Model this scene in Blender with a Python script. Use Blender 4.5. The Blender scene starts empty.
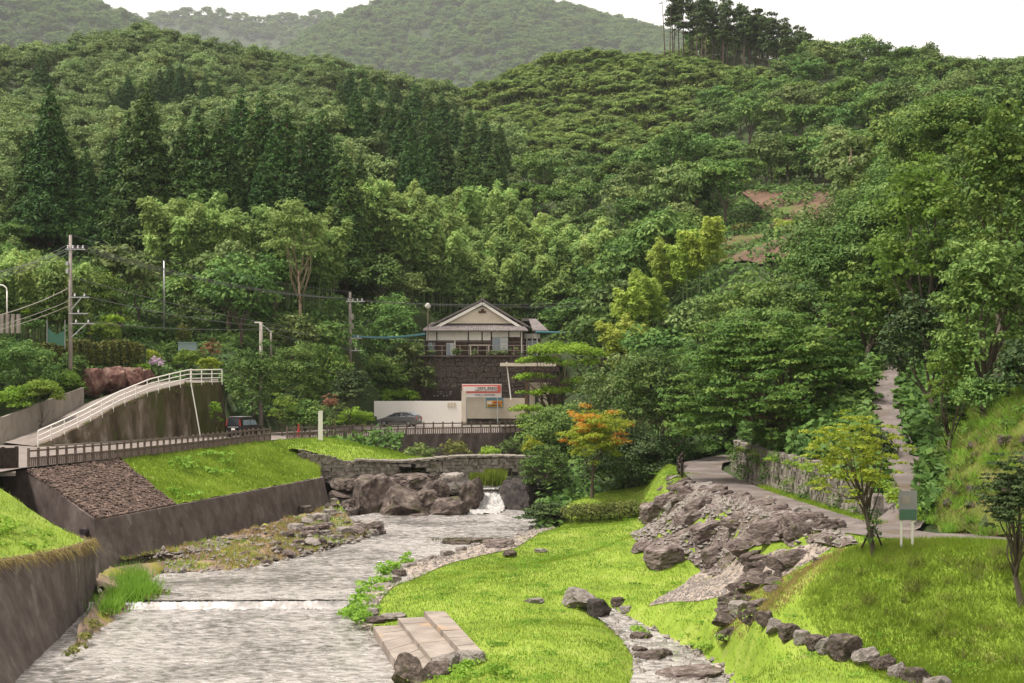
import bpy, math, random
import numpy as np
from mathutils import Vector, Matrix
from mathutils.geometry import delaunay_2d_cdt

rnd = random.Random(11)
RNG = np.random.default_rng(5)
SC = bpy.context.scene
COL = SC.collection

# ------------------------------------------------------------------ camera
F, CX, HY, EYE = 1422.0, 512.0, 379.0, 10.8      # focal length in pixels, centre column, horizon row, eye height above the river
cd = bpy.data.cameras.new('camera'); cam = bpy.data.objects.new('camera', cd); COL.objects.link(cam)
cam.location = (0, 0, EYE); cam.rotation_euler = (math.radians(90), 0, 0)
cd.sensor_width = 36; cd.lens = 36 * F / 1024; cd.shift_y = (HY - 341.5) / 1024
cd.clip_start = 0.5; cd.clip_end = 12000
SC.camera = cam

# ------------------------------------------------------------------ sky, sun, exposure
SUN_EL, SUN_AZ = math.radians(64), math.radians(-100)   # azimuth measured from +Y (view direction) towards +X
W = bpy.data.worlds.new('World'); SC.world = W; W.use_nodes = True
nt = W.node_tree; nt.nodes.clear()
out = nt.nodes.new('ShaderNodeOutputWorld'); bg = nt.nodes.new('ShaderNodeBackground')
sky = nt.nodes.new('ShaderNodeTexSky'); sky.sky_type = 'NISHITA'; sky.sun_disc = False
sky.sun_elevation = SUN_EL; sky.sun_rotation = SUN_AZ; sky.air_density = 1.0; sky.dust_density = 4.0; sky.ozone_density = 1.0
hs = nt.nodes.new('ShaderNodeHueSaturation'); hs.inputs['Saturation'].default_value = 0.25
cl = nt.nodes.new('ShaderNodeMix'); cl.data_type = 'RGBA'
tcw = nt.nodes.new('ShaderNodeTexCoord'); nzw = nt.nodes.new('ShaderNodeTexNoise'); nzw.inputs['Scale'].default_value = 1.6; nzw.inputs['Detail'].default_value = 5
rpw = nt.nodes.new('ShaderNodeValToRGB'); rpw.color_ramp.elements[0].position = 0.1; rpw.color_ramp.elements[0].color = (.88, .88, .88, 1); rpw.color_ramp.elements[1].position = .55
nt.links.new(tcw.outputs['Generated'], nzw.inputs['Vector']); nt.links.new(nzw.outputs['Fac'], rpw.inputs['Fac'])
nt.links.new(sky.outputs['Color'], hs.inputs['Color']); nt.links.new(hs.outputs['Color'], cl.inputs['A'])
nt.links.new(rpw.outputs['Color'], cl.inputs['Factor']); cl.inputs['B'].default_value = (5.8, 5.5, 5.15, 1)   # cloud deck
nt.links.new(cl.outputs['Result'], bg.inputs['Color']); bg.inputs['Strength'].default_value = 0.05
nt.links.new(bg.outputs['Background'], out.inputs['Surface'])
sd = bpy.data.lights.new('sun', 'SUN'); sun = bpy.data.objects.new('sun', sd); COL.objects.link(sun)
sd.energy = 1.5; sd.angle = math.radians(10); sd.color = (1, .95, .87)
sv = Vector((math.sin(SUN_AZ) * math.cos(SUN_EL), math.cos(SUN_AZ) * math.cos(SUN_EL), math.sin(SUN_EL)))
sun.rotation_euler = sv.to_track_quat('Z', 'Y').to_euler(); sun.location = (0, 0, 200)
SC.view_settings.view_transform = 'Standard'; SC.view_settings.look = 'None'
SC.view_settings.exposure = 2.2; SC.view_settings.gamma = 1; SC.view_settings.use_curve_mapping = False
SC.render.engine = 'CYCLES'
cy = SC.cycles
cy.max_bounces = 6; cy.diffuse_bounces = 2; cy.glossy_bounces = 3; cy.transmission_bounces = 4; cy.transparent_max_bounces = 4; cy.volume_bounces = 0
cy.use_denoising = True
cy.caustics_reflective = False; cy.caustics_refractive = False
cy.sample_clamp_indirect = 6

# ------------------------------------------------------------------ placing helpers
def PX(px, py, Y):
    return Vector(((px - CX) / F * Y, Y, EYE - (py - HY) / F * Y))
def GZ(px, py, z):
    Y = F * (EYE - z) / (py - HY)
    return Vector(((px - CX) / F * Y, Y, z))

# ------------------------------------------------------------------ terrain function: thin-plate spline through surveyed points
ctrl = []
def cz(*a):
    for px, py, z in a: ctrl.append(tuple(GZ(px, py, z)))
def cY(*a, dz=0):
    for px, py, Y in a:
        v = PX(px, py, Y); ctrl.append((v.x, v.y, v.z - dz))
def cw(*a): ctrl.extend(a)
# right bank, lawn, little stream
cz((352,625,-.1),(368,588,.4),(412,564,.45),(482,545,.5),(516,541,.52),(545,526,.6),(340,592,-.4),(384,561,-.4),(456,541,-.4),(505,533,-.4),(380,650,-.1),(400,683,-.1),
   (450,600,.9),(560,560,1.0),(640,520,1.25),(500,640,1.0),(560,640,1.0),(600,645,.95),(560,683,1.0),(470,573,.75),(450,683,.8),
   (520,600,.95),(580,600,.95),(600,625,.95),(640,650,.2),(700,664,.2),(622,628,.35),(607,613,.55),(665,683,.1),(705,683,.15),(668,650,.15),(690,672,.1),
   (690,620,1.3),(660,600,1.25),(700,640,1.15),(720,580,1.7),(800,552,2.6),(660,540,1.5),(700,520,2.7),(640,505,1.75),
   (620,495,2.3),(655,492,2.5),(580,500,2.1),(600,526,1.25),(570,528,1.1),(540,500,1.2))
# right road, its branch uphill, the mound
cw((24,52.5,4.9),(18.5,52.8,4.8),(15.3,54,4.8),(13.9,57,4.75),(13.6,62.5,4.65),(13.3,70,4.55),(12.9,80,4.45),(12.8,90,4.4),(13.2,100,4.35),(14.5,108,4.4),(16,114,4.6),(11.9,70,4.4),(11.4,80,4.3),
   (17,62,5.7),(19.5,70,6.45),(21,78,8.0),(23.3,88,10.1),(27,98,12.4),(18.2,62,5.9),
   (17,70,6.9),(17.2,78,7.3),(17,88,7.6),(19,84,9),(18,96,8.5),(20,105,11),
   (18.7,52.6,5.0),(16.9,56.5,4.95),(20.3,57.5,8.9),(21.5,63,9.6),(20.6,66.5,7.4),(24,56,10.2),(25,66,10.2),(24,73,9.4),(27,80,11.5),(30,60,12.5),(34,75,15),(40,58,17),(28,88,13.6))
cY((870,552,48.5),(960,548,48),(825,562,49),(1015,552,46),(850,636,45),(900,655,43.8),(1000,655,43.5),(1000,700,39),(800,606,47.5),
   (760,624,47.5),(850,657,43.4),(950,687,40.5),(780,667,43.5),(742,683,46.8),(722,650,49),(810,690,40),(750,622,51),(730,700,43))
cw((30,40,5.5),(28,25,4.5),(0,28,.8),(10,28,1.1),(-4,40,-.1),(-5,25,-.1),(4,40,.9),(60,40,14),(60,0,10),(20,0,3),(0,0,.5),(-20,0,5),(-60,0,9))
# left road and the slope behind it
cw((-27.3,60,5.9),(-27,79,5.8),(-24,95,5.8),(-20,114,5.8),(-15.7,123,5.8),(-8,129,5.8),(-1,132,5.8),(3,140,5.8),(-36,92,5.8),(-31,103,5.8),(-25,121,5.8),(-20,130,5.8),
   (-14,150,5.8),(-8,152,5.8),(3,153,5.8),(-36,60,6),(-50,80,8),(-60,60,9))
cY((20,395,118),(60,375,122),(100,368,126),(150,372,130),(200,366,135),(100,342,136),(150,337,142),(50,342,131),(-50,350,122),(200,340,148),(-20,400,112),
   (300,348,147),(360,360,150),(250,350,140),(400,370,160),(-200,330,130),(350,330,160))
cw((-10,158,13),(3,160,13),(-3,176,13.2),(8,160,12))
# upstream and behind the bridge on the right
cw((6,114,3.2),(9,118,4.2),(7,126,5),(12,128,6),(8,138,6),(18,125,9),(14,140,9),(20,112,9.5),(24,120,13))
# hills (ground below the tree tops)
cY((100,255,172),(200,255,176),(300,260,180),(30,250,170),(400,270,182),(480,285,192),(560,290,190),(640,300,165),(700,300,150),(760,285,140),(850,290,130),(900,230,130),(960,180,118),(1024,160,108))
cY((200,180,225),(100,170,230),(30,170,230),(320,170,230),(420,200,230),(500,220,225),(580,215,225),(660,210,215),(740,215,195),(790,200,200),(760,250,168),(800,240,168),(830,195,200))
cY((30,110,310),(100,100,330),(200,100,330),(300,105,330),(400,120,330),(450,110,350),(520,150,290),(600,130,300),(700,130,280),(800,135,265),(900,130,240),(980,130,200), dz=5)
cY((-60,60,430),(20,40,430),(90,34,430),(200,36,430),(300,52,430),(380,72,425),(430,84,420), dz=9.5)
cY((470,82,380),(540,58,385),(620,42,385),(680,40,385),(740,44,375), dz=4.5)
cY((800,46,360),(850,38,340),(900,42,315),(950,56,290),(1000,76,255),(1024,100,235), dz=10)
cw((-130,560,75),(-60,560,70),(0,540,75),(60,540,85),(120,520,80),(170,420,70),(200,300,60),(230,200,55),(160,150,45),(120,110,32),(-130,250,50),(-160,330,75),(-200,430,105),(-120,180,28),(-100,140,17),(-260,300,60),(-200,150,25),(90,90,25),(80,140,35),(-300,560,95),(300,560,70))
CT = np.array(ctrl, float)
def tps_fit(P, z, lam=0.02):
    n = len(P); d = np.linalg.norm(P[:, None] - P[None], axis=2)
    K = np.where(d > 0, d * d * np.log(d + 1e-12), 0) / 1000.0 + lam * 1e-1 * np.eye(n)
    A = np.zeros((n + 3, n + 3)); A[:n, :n] = K; A[:n, n] = 1; A[:n, n+1:] = P; A[n, :n] = 1; A[n+1:, :n] = P.T
    b = np.zeros(n + 3); b[:n] = z
    return np.linalg.solve(A, b)
TW = tps_fit(CT[:, :2], CT[:, 2])
def in_poly(x, y, poly):
    c = np.zeros(np.shape(x), bool); n = len(poly); j = n - 1
    for i in range(n):
        xi, yi = poly[i][:2]; xj, yj = poly[j][:2]
        m = ((yi > y) != (yj > y)) & (x < (xj - xi) * (y - yi) / (yj - yi + 1e-12) + xi); c ^= m; j = i
    return c
RIVER = [(-29.5,15),(-29.5,79.6),(-27.2,80.2),(-24.6,89.5),(-20.2,114),(-17.5,119),(-15.6,124.2),(-8.4,130),(-1.5,133.4),(2.4,140.2),(7,141),(5,128),(2.5,118),(1.5,110),(1.2,103),(-0.6,96),(-6.6,82),(-8,66),(-7.9,55),(-5.5,15)]
def _rs(P, n):
    P = np.asarray(P, float); L = np.concatenate([[0], np.cumsum(np.linalg.norm(np.diff(P, axis=0), axis=1))]); t = np.linspace(0, L[-1], n); return np.stack([np.interp(t, L, P[:, k]) for k in range(P.shape[1])], 1)
road_c = _rs([(32,52,4.9),(24,52.3,4.88),(18.6,52.7,4.82),(15.6,53.8,4.78),(14.0,57,4.72),(13.6,62.5,4.62),(13.3,70,4.53),(12.95,80,4.45),(12.85,90,4.4),(13.2,100,4.38),(14.4,107.5,4.42),(17.5,113.5,4.55),(22,118,4.7)], 120)
lane_c = _rs([(14.6,57.2,4.75),(16.7,61,5.35),(19.2,70,6.45),(20.7,78,8.0),(23.0,88,10.1),(26.5,97,12.3)], 80)
stream_c = _rs([tuple(GZ(600,609,.55)) + (.25,), tuple(GZ(622,622,.45)) + (.4,), tuple(GZ(645,638,.35)) + (.6,), tuple(GZ(668,655,.28)) + (1.0,), tuple(GZ(682,675,.2)) + (1.4,), tuple(GZ(685,705,.12)) + (1.7,)], 60)
TOWN = [(-46,60),(-46,105.2),(-38.9,108.8),(-33.9,104.6),(-29.6,114.6),(-25.6,125.6),(-20.5,136),(-17,150.5),(-12,152.6),(-3.5,153.2),(4,154),(9,154),(5,146),(3.2,139),(-.9,131.6),(-7.8,128.4),(-14.8,122.5),(-17.4,119.3),(-20.4,113),(-22.6,100),(-24.9,89),(-27.3,79.4),(-27.3,60)]
RAMP = [(-39,108),(-38,112.3),(-36.2,118),(-33,122.6),(-30,127),(-27.5,133),(-25.2,131),(-25.3,124),(-29.5,114),(-34,104)]
def blend_path(o, x, y, P, hw, fade, dz=0):
    k = (x > P[:,0].min()-5) & (x < P[:,0].max()+5) & (y > P[:,1].min()-5) & (y < P[:,1].max()+5); i = np.nonzero(k)[0]
    if not len(i): return o
    d2 = (x[i][:,None]-P[None,:,0])**2 + (y[i][:,None]-P[None,:,1])**2; j = d2.argmin(1); d = np.sqrt(d2[np.arange(len(i)), j]); w = np.asarray(hw)[j] if np.ndim(hw) else hw
    fd = np.where(x[i] < P[j,0], fade[0], fade[1]) if isinstance(fade, tuple) else fade; t = np.clip((d-w)/fd, 0, 1); t = t*t*(3-2*t); o[i] = (P[j,2]+dz)*(1-t) + o[i]*t; return o
def H(x, y):
    x = np.atleast_1d(np.asarray(x, float)); y = np.atleast_1d(np.asarray(y, float))
    if len(x) > 20000: return np.concatenate([_H(x[s:s+20000], y[s:s+20000]) for s in range(0, len(x), 20000)])
    return _H(x, y)
def _H(x, y):
    x = np.atleast_1d(np.asarray(x, float)); y = np.atleast_1d(np.asarray(y, float)); o = np.empty(x.shape)
    for s in range(0, len(x), 20000):
        xs, ys = x[s:s+20000], y[s:s+20000]
        d2 = (xs[:, None] - CT[None, :, 0])**2 + (ys[:, None] - CT[None, :, 1])**2
        K = 0.5 * d2 * np.log(d2 + 1e-12) / 1000.0
        o[s:s+20000] = K @ TW[:-3] + TW[-3] + TW[-2] * xs + TW[-1] * ys
    w = np.clip((y - 170) / 60, 0, 1)
    o += w * (1.6 * np.sin(x * .11 + 1.3 * np.sin(y * .05)) + 1.3 * np.sin(y * .09 + x * .05) + .8 * np.sin(x * .27 + y * .21))
    o = np.clip(o, -.6, 190)
    o = blend_path(o, x, y, lane_c, 1.75, 1.0); o = blend_path(o, x, y, road_c, 2.3, (2.2, .5))
    o = blend_path(o, x, y, stream_c[:, :3], stream_c[:, 3], 1.1, -.16)
    o = np.where(in_poly(x, y, TOWN), np.minimum(o, 5.8), o); o = np.where(in_poly(x, y, RAMP), np.minimum(o, 5.6), o)
    m = (x > -11) & (x < 5.5)
    o = np.where(m & (y > 140) & (y < 157.3), np.minimum(o, 5.8), o)
    o = np.where(m & (y >= 157.3) & (y < 176), 13.2, o)
    return o
def H1(x, y): return float(H(x, y)[0])
_YS = np.concatenate([np.arange(28, 150, .15), np.arange(150, 700, .7)])
def hit(px, py, up=0.0, y0=28):
    """first point of the terrain (raised by up) seen through a photo point"""
    Y = _YS[_YS >= y0]; x = (px - CX) / F * Y; zr = EYE - (py - HY) / F * Y
    g = H(x, Y); k = np.nonzero(zr <= g + up)[0]
    i = int(k[0]) if len(k) else len(Y) - 1
    return Vector((x[i], Y[i], g[i]))

# ------------------------------------------------------------------ mesh helpers
class Geo:
    def __init__(s): s.V = []; s.F = []; s.M = []; s.T = []; s.n = 0
    def add(s, V, Fa, m=0, t=None):
        V = np.asarray(V, float).reshape(-1, 3); Fa = np.asarray(Fa, int)
        s.V.append(V); s.F.append(Fa + s.n); s.M.append(np.full(len(Fa), m)); s.n += len(V)
        s.T.append(np.full(len(Fa), .5) if t is None else np.broadcast_to(np.asarray(t, float), (len(Fa),)))
        return s
    def mesh(s, name, mats, smooth=False):
        V = np.concatenate(s.V); me = bpy.data.meshes.new(name)
        me.vertices.add(len(V)); me.vertices.foreach_set('co', V.astype(np.float32).ravel())
        lens = np.concatenate([np.full(len(f), f.shape[1]) for f in s.F]); loops = np.concatenate([f.ravel() for f in s.F])
        me.loops.add(len(loops)); me.loops.foreach_set('vertex_index', loops.astype(np.int32))
        me.polygons.add(len(lens)); st = np.concatenate([[0], np.cumsum(lens)[:-1]])
        me.polygons.foreach_set('loop_start', st.astype(np.int32))
        me.polygons.foreach_set('material_index', np.concatenate(s.M).astype(np.int32))
        if smooth: me.polygons.foreach_set('use_smooth', np.ones(len(lens), bool))
        else: me.polygons.foreach_set('use_smooth', np.zeros(len(lens), bool))
        a = me.attributes.new('tint', 'FLOAT', 'FACE'); a.data.foreach_set('value', np.concatenate(s.T).astype(np.float32))
        for m in (mats if isinstance(mats, (list, tuple)) else [mats]): me.materials.append(m)
        me.update(calc_edges=True)
        return me
    def build(s, name, mats, parent=None, smooth=False, loc=None, w=False):
        if w: s.V = [v - np.array(parent.location) for v in s.V]   # world coordinates under an unrotated parent
        return link(name, s.mesh(name, mats, smooth), parent, loc)
def link(name, me, parent=None, loc=None):
    o = bpy.data.objects.new(name, me); COL.objects.link(o)
    if parent: o.parent = parent
    if loc is not None: o.location = loc
    return o
def tag(o, label=None, cat=None, group=None, kind=None):
    if label: o['label'] = label
    if cat: o['category'] = cat
    if group: o['group'] = group
    if kind: o['kind'] = kind
    return o
def empty(name, loc, label, cat, group=None, rz=0):
    o = bpy.data.objects.new(name, None); COL.objects.link(o); o.location = loc; o.rotation_euler = (0, 0, rz); o.empty_display_size = .3
    return tag(o, label, cat, group)
BF = np.array([[0,3,2,1],[4,5,6,7],[0,1,5,4],[1,2,6,5],[2,3,7,6],[3,0,4,7]])
def box(c, s, rz=0, jit=0, taper=1.0):
    x, y, z = s[0]/2, s[1]/2, s[2]/2
    V = np.array([[-x,-y,-z],[x,-y,-z],[x,y,-z],[-x,y,-z],[-x*taper,-y*taper,z],[x*taper,-y*taper,z],[x*taper,y*taper,z],[-x*taper,y*taper,z]], float)
    if jit: V += RNG.uniform(-jit, jit, V.shape)
    if rz:
        ca, sa = math.cos(rz), math.sin(rz); V = np.stack([V[:,0]*ca - V[:,1]*sa, V[:,0]*sa + V[:,1]*ca, V[:,2]], 1)
    return V + np.asarray(c, float), BF
def beam(a, b, w, h=None):
    """rectangular bar from a to b; w across, h upright"""
    a = np.asarray(a, float); b = np.asarray(b, float); h = h or w; d = b - a; L = np.linalg.norm(d); d /= L
    up = np.array([0,0,1.]) if abs(d[2]) < .95 else np.array([0,1.,0])
    r = np.cross(d, up); r /= np.linalg.norm(r); u = np.cross(r, d)
    q = [(-1,-1),(1,-1),(1,1),(-1,1)]
    V = [a + r*w/2*i + u*h/2*j for i, j in q] + [b + r*w/2*i + u*h/2*j for i, j in q]
    return np.array(V), np.array([[0,1,2,3],[7,6,5,4],[0,4,5,1],[1,5,6,2],[2,6,7,3],[3,7,4,0]])
def tube(pts, rad, n=7, cap=True):
    P = np.asarray(pts, float); R = np.array(np.broadcast_to(np.asarray(rad, float), (len(P),)))
    if cap: P = np.vstack([P[0] - (P[1]-P[0])*1e-3, P, P[-1] + (P[-1]-P[-2])*1e-3]); R = np.concatenate([[1e-3], R, [1e-3]])
    m = len(P)
    T = np.gradient(P, axis=0); T /= np.linalg.norm(T, axis=1)[:, None] + 1e-9
    ref = np.array([1., 0, 0]) if abs(T[0][0]) < .8 else np.array([0, 1., 0]); V = []
    a = np.linspace(0, 2*math.pi, n, endpoint=False)
    for i in range(m):
        r = np.cross(T[i], ref); r /= np.linalg.norm(r) + 1e-9; u = np.cross(r, T[i])
        V.append(P[i] + R[i] * (np.cos(a)[:, None]*r + np.sin(a)[:, None]*u))
    V = np.concatenate(V); Fa = []
    for i in range(m-1):
        for k in range(n): Fa.append([i*n+k, i*n+(k+1)%n, (i+1)*n+(k+1)%n, (i+1)*n+k])
    return V, np.array(Fa)
def resample(pts, n):
    P = np.asarray(pts, float); L = np.concatenate([[0], np.cumsum(np.linalg.norm(np.diff(P, axis=0), axis=1))])
    t = np.linspace(0, L[-1], n); return np.stack([np.interp(t, L, P[:, k]) for k in range(P.shape[1])], 1)
def loft(rails, n, m=1, noise=0):
    """surface through rails; n stations along, m steps between neighbours"""
    R = [resample(r, n) for r in rails]; rows = []
    for i in range(len(R)-1):
        for k in range(m): rows.append(R[i]*(1-k/m) + R[i+1]*(k/m))
    rows.append(R[-1]); V = np.concatenate(rows)
    if noise: V = V + RNG.normal(0, noise, V.shape)
    q = len(rows); Fa = [[r*n+i, r*n+i+1, (r+1)*n+i+1, (r+1)*n+i] for r in range(q-1) for i in range(n-1)]
    return V, np.array(Fa)
def offset_line(P, d):
    P = np.asarray(P, float); T = np.gradient(P[:, :2], axis=0); T /= np.linalg.norm(T, axis=1)[:, None]
    Q = P.copy(); Q[:, 0] += T[:, 1]*d; Q[:, 1] -= T[:, 0]*d; return Q      # d>0: to the right of travel
def drape(poly, step, zoff=0, zf=None, noise=0):
    """triangulated sheet over the terrain inside a plan polygon"""
    P = np.asarray(poly, float)[:, :2]; b = []
    for i in range(len(P)):
        a, c = P[i], P[(i+1) % len(P)]; k = max(1, int(np.linalg.norm(c-a)/step)); b += [a + (c-a)*j/k for j in range(k)]
    b = np.array(b); x0, y0 = b.min(0); x1, y1 = b.max(0)
    gx, gy = np.meshgrid(np.arange(x0, x1, step), np.arange(y0, y1, step)); gx = gx.ravel() + RNG.uniform(-.2,.2,gx.size)*step; gy = gy.ravel() + RNG.uniform(-.2,.2,gy.size)*step
    k = in_poly(gx, gy, b); inner = np.stack([gx[k], gy[k]], 1)
    d = np.min(((inner[:, None] - b[None])**2).sum(2), 1) if len(inner) else np.zeros(0); inner = inner[d > (step*.45)**2]
    pts = [Vector(p) for p in np.vstack([b, inner])]; n = len(b)
    vo, eo, fo, *_ = delaunay_2d_cdt(pts, [], [list(range(n))], 1, 1e-5)
    V = np.array([[v.x, v.y] for v in vo]); z = (zf or H)(V[:, 0], V[:, 1]) + zoff
    if noise: z = z + RNG.normal(0, noise, len(z))
    return np.column_stack([V, z]), np.array([list(f) for f in fo if len(f) == 3])

def skirt(poly, step, zoff, drop=.6):
    P = np.asarray(poly, float)[:, :2]; P = np.vstack([P, P[:1]]); n = int(np.linalg.norm(np.diff(P, axis=0), axis=1).sum()/step); Q = resample(P, n); z = H(Q[:,0], Q[:,1]) + zoff
    return loft([np.column_stack([Q, z]), np.column_stack([Q, z-drop])], n)

# ------------------------------------------------------------------ materials
def N(t, kind, **kw):
    n = t.nodes.new(kind)
    for k, v in kw.items(): setattr(n, k, v)
    return n
def base_mat(name):
    m = bpy.data.materials.new(name); m.use_nodes = True; t = m.node_tree
    return m, t, t.nodes['Principled BSDF']
def ramp(t, stops):
    r = N(t, 'ShaderNodeValToRGB'); e = r.color_ramp.elements
    while len(e) < len(stops): e.new(.5)
    for i, (p, c) in enumerate(stops): e[i].position = p; e[i].color = (*c, 1)
    return r
def plain(name, c, rough=.6, metal=0, spec=.5):
    m, t, b = base_mat(name); b.inputs['Base Color'].default_value = (*c, 1); b.inputs['Roughness'].default_value = rough; b.inputs['Metallic'].default_value = metal; b.inputs['Specular IOR Level'].default_value = spec
    return m
def noisy(name, stops, scale=3, rough=.85, bump=.3, bscale=None, stretch=(1,1,1), detail=8, voro=0, spots=None, dist=.05, coord='Object'):
    """stone, earth, concrete: layered noise colour, bump, optional voronoi joints and blotches"""
    m, t, b = base_mat(name); L = t.links.new
    tc = N(t, 'ShaderNodeTexCoord'); oi = N(t, 'ShaderNodeObjectInfo'); mp = N(t, 'ShaderNodeMapping'); mp.inputs['Scale'].default_value = stretch
    ad = N(t, 'ShaderNodeVectorMath', operation='ADD'); ml = N(t, 'ShaderNodeMath', operation='MULTIPLY'); ml.inputs[1].default_value = 37.0
    L(oi.outputs['Random'], ml.inputs[0]); L(tc.outputs[coord], ad.inputs[0]); L(ml.outputs[0], ad.inputs[1]); L(ad.outputs[0], mp.inputs['Vector'])
    n1 = N(t, 'ShaderNodeTexNoise'); n1.inputs['Scale'].default_value = scale; n1.inputs['Detail'].default_value = detail; n1.inputs['Roughness'].default_value = .65
    L(mp.outputs[0], n1.inputs['Vector'])
    r = ramp(t, stops); L(n1.outputs['Fac'], r.inputs['Fac']); col = r.outputs['Color']
    if spots:
        n2 = N(t, 'ShaderNodeTexNoise'); n2.inputs['Scale'].default_value = spots[1]; n2.inputs['Detail'].default_value = 6; L(mp.outputs[0], n2.inputs['Vector'])
        r2 = ramp(t, [(spots[2], (0,0,0)), (spots[2]+.12, (1,1,1))]); L(n2.outputs['Fac'], r2.inputs['Fac'])
        mx = N(t, 'ShaderNodeMix', data_type='RGBA'); L(r2.outputs['Color'], mx.inputs['Factor']); L(col, mx.inputs['A']); mx.inputs['B'].default_value = (*spots[0], 1); col = mx.outputs['Result']
    hgt = None
    n3 = N(t, 'ShaderNodeTexNoise'); n3.inputs['Scale'].default_value = bscale or scale*3; n3.inputs['Detail'].default_value = 8; n3.inputs['Roughness'].default_value = .7; L(mp.outputs[0], n3.inputs['Vector']); hgt = n3.outputs['Fac']
    if voro:
        v = N(t, 'ShaderNodeTexVoronoi', feature='DISTANCE_TO_EDGE'); v.inputs['Scale'].default_value = voro; L(mp.outputs[0], v.inputs['Vector'])
        rv = ramp(t, [(0, (0,0,0)), (.08, (1,1,1))]); L(v.outputs['Distance'], rv.inputs['Fac'])
        v2 = N(t, 'ShaderNodeTexVoronoi'); v2.inputs['Scale'].default_value = voro; L(mp.outputs[0], v2.inputs['Vector'])
        hv = N(t, 'ShaderNodeMix', data_type='RGBA', blend_type='MULTIPLY'); hv.inputs['Factor'].default_value = 1; L(col, hv.inputs['A'])
        mr = N(t, 'ShaderNodeMapRange'); sp = N(t, 'ShaderNodeSeparateColor'); L(v2.outputs['Color'], sp.inputs[0]); L(sp.outputs[0], mr.inputs['Value']); mr.inputs['To Min'].default_value = .6; mr.inputs['To Max'].default_value = 1.3
        cmb = N(t, 'ShaderNodeCombineColor'); [L(mr.outputs[0], cmb.inputs[i]) for i in range(3)]; L(cmb.outputs[0], hv.inputs['B']); col = hv.outputs['Result']
        mm = N(t, 'ShaderNodeMath', operation='MULTIPLY_ADD'); L(rv.outputs['Color'], mm.inputs[0]); mm.inputs[1].default_value = 1.5; L(hgt, mm.inputs[2]); hgt = mm.outputs[0]
    bp = N(t, 'ShaderNodeBump'); bp.inputs['Strength'].default_value = bump; bp.inputs['Distance'].default_value = dist; L(hgt, bp.inputs['Height']); L(bp.outputs[0], b.inputs['Normal'])
    L(col, b.inputs['Base Color']); b.inputs['Roughness'].default_value = rough; b.inputs['Specular IOR Level'].default_value = .25
    return m
def leafy(name, dark, mid, light, trans=.3, var=.12, rough=.55, huevar=.012):
    """leaf colour from the per-leaf tint and a little shift from tree to tree"""
    m, t, b = base_mat(name); L = t.links.new
    at = N(t, 'ShaderNodeAttribute'); at.attribute_name = 'tint'
    r = ramp(t, [(0, dark), (.5, mid), (1, light)]); L(at.outputs['Fac'], r.inputs['Fac'])
    oi = N(t, 'ShaderNodeObjectInfo'); h = N(t, 'ShaderNodeHueSaturation')
    a = N(t, 'ShaderNodeMapRange'); a.inputs['To Min'].default_value = .5-huevar; a.inputs['To Max'].default_value = .5+huevar; L(oi.outputs['Random'], a.inputs['Value']); L(a.outputs[0], h.inputs['Hue'])
    w = N(t, 'ShaderNodeTexWhiteNoise', noise_dimensions='1D'); L(oi.outputs['Random'], w.inputs['W'])
    v = N(t, 'ShaderNodeMapRange'); v.inputs['To Min'].default_value = 1-var; v.inputs['To Max'].default_value = 1+var; L(w.outputs['Value'], v.inputs['Value']); L(v.outputs[0], h.inputs['Value'])
    L(r.outputs['Color'], h.inputs['Color'])
    L(h.outputs['Color'], b.inputs['Base Color']); b.inputs['Roughness'].default_value = rough; b.inputs['Specular IOR Level'].default_value = .1
    tr = N(t, 'ShaderNodeBsdfTranslucent'); br = N(t, 'ShaderNodeHueSaturation'); br.inputs['Value'].default_value = 1.3; L(h.outputs['Color'], br.inputs['Color']); L(br.outputs['Color'], tr.inputs['Color'])
    mx = N(t, 'ShaderNodeMixShader'); mx.inputs[0].default_value = trans; L(b.outputs[0], mx.inputs[1]); L(tr.outputs[0], mx.inputs[2])
    L(mx.outputs[0], t.nodes['Material Output'].inputs['Surface'])
    return m
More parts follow.
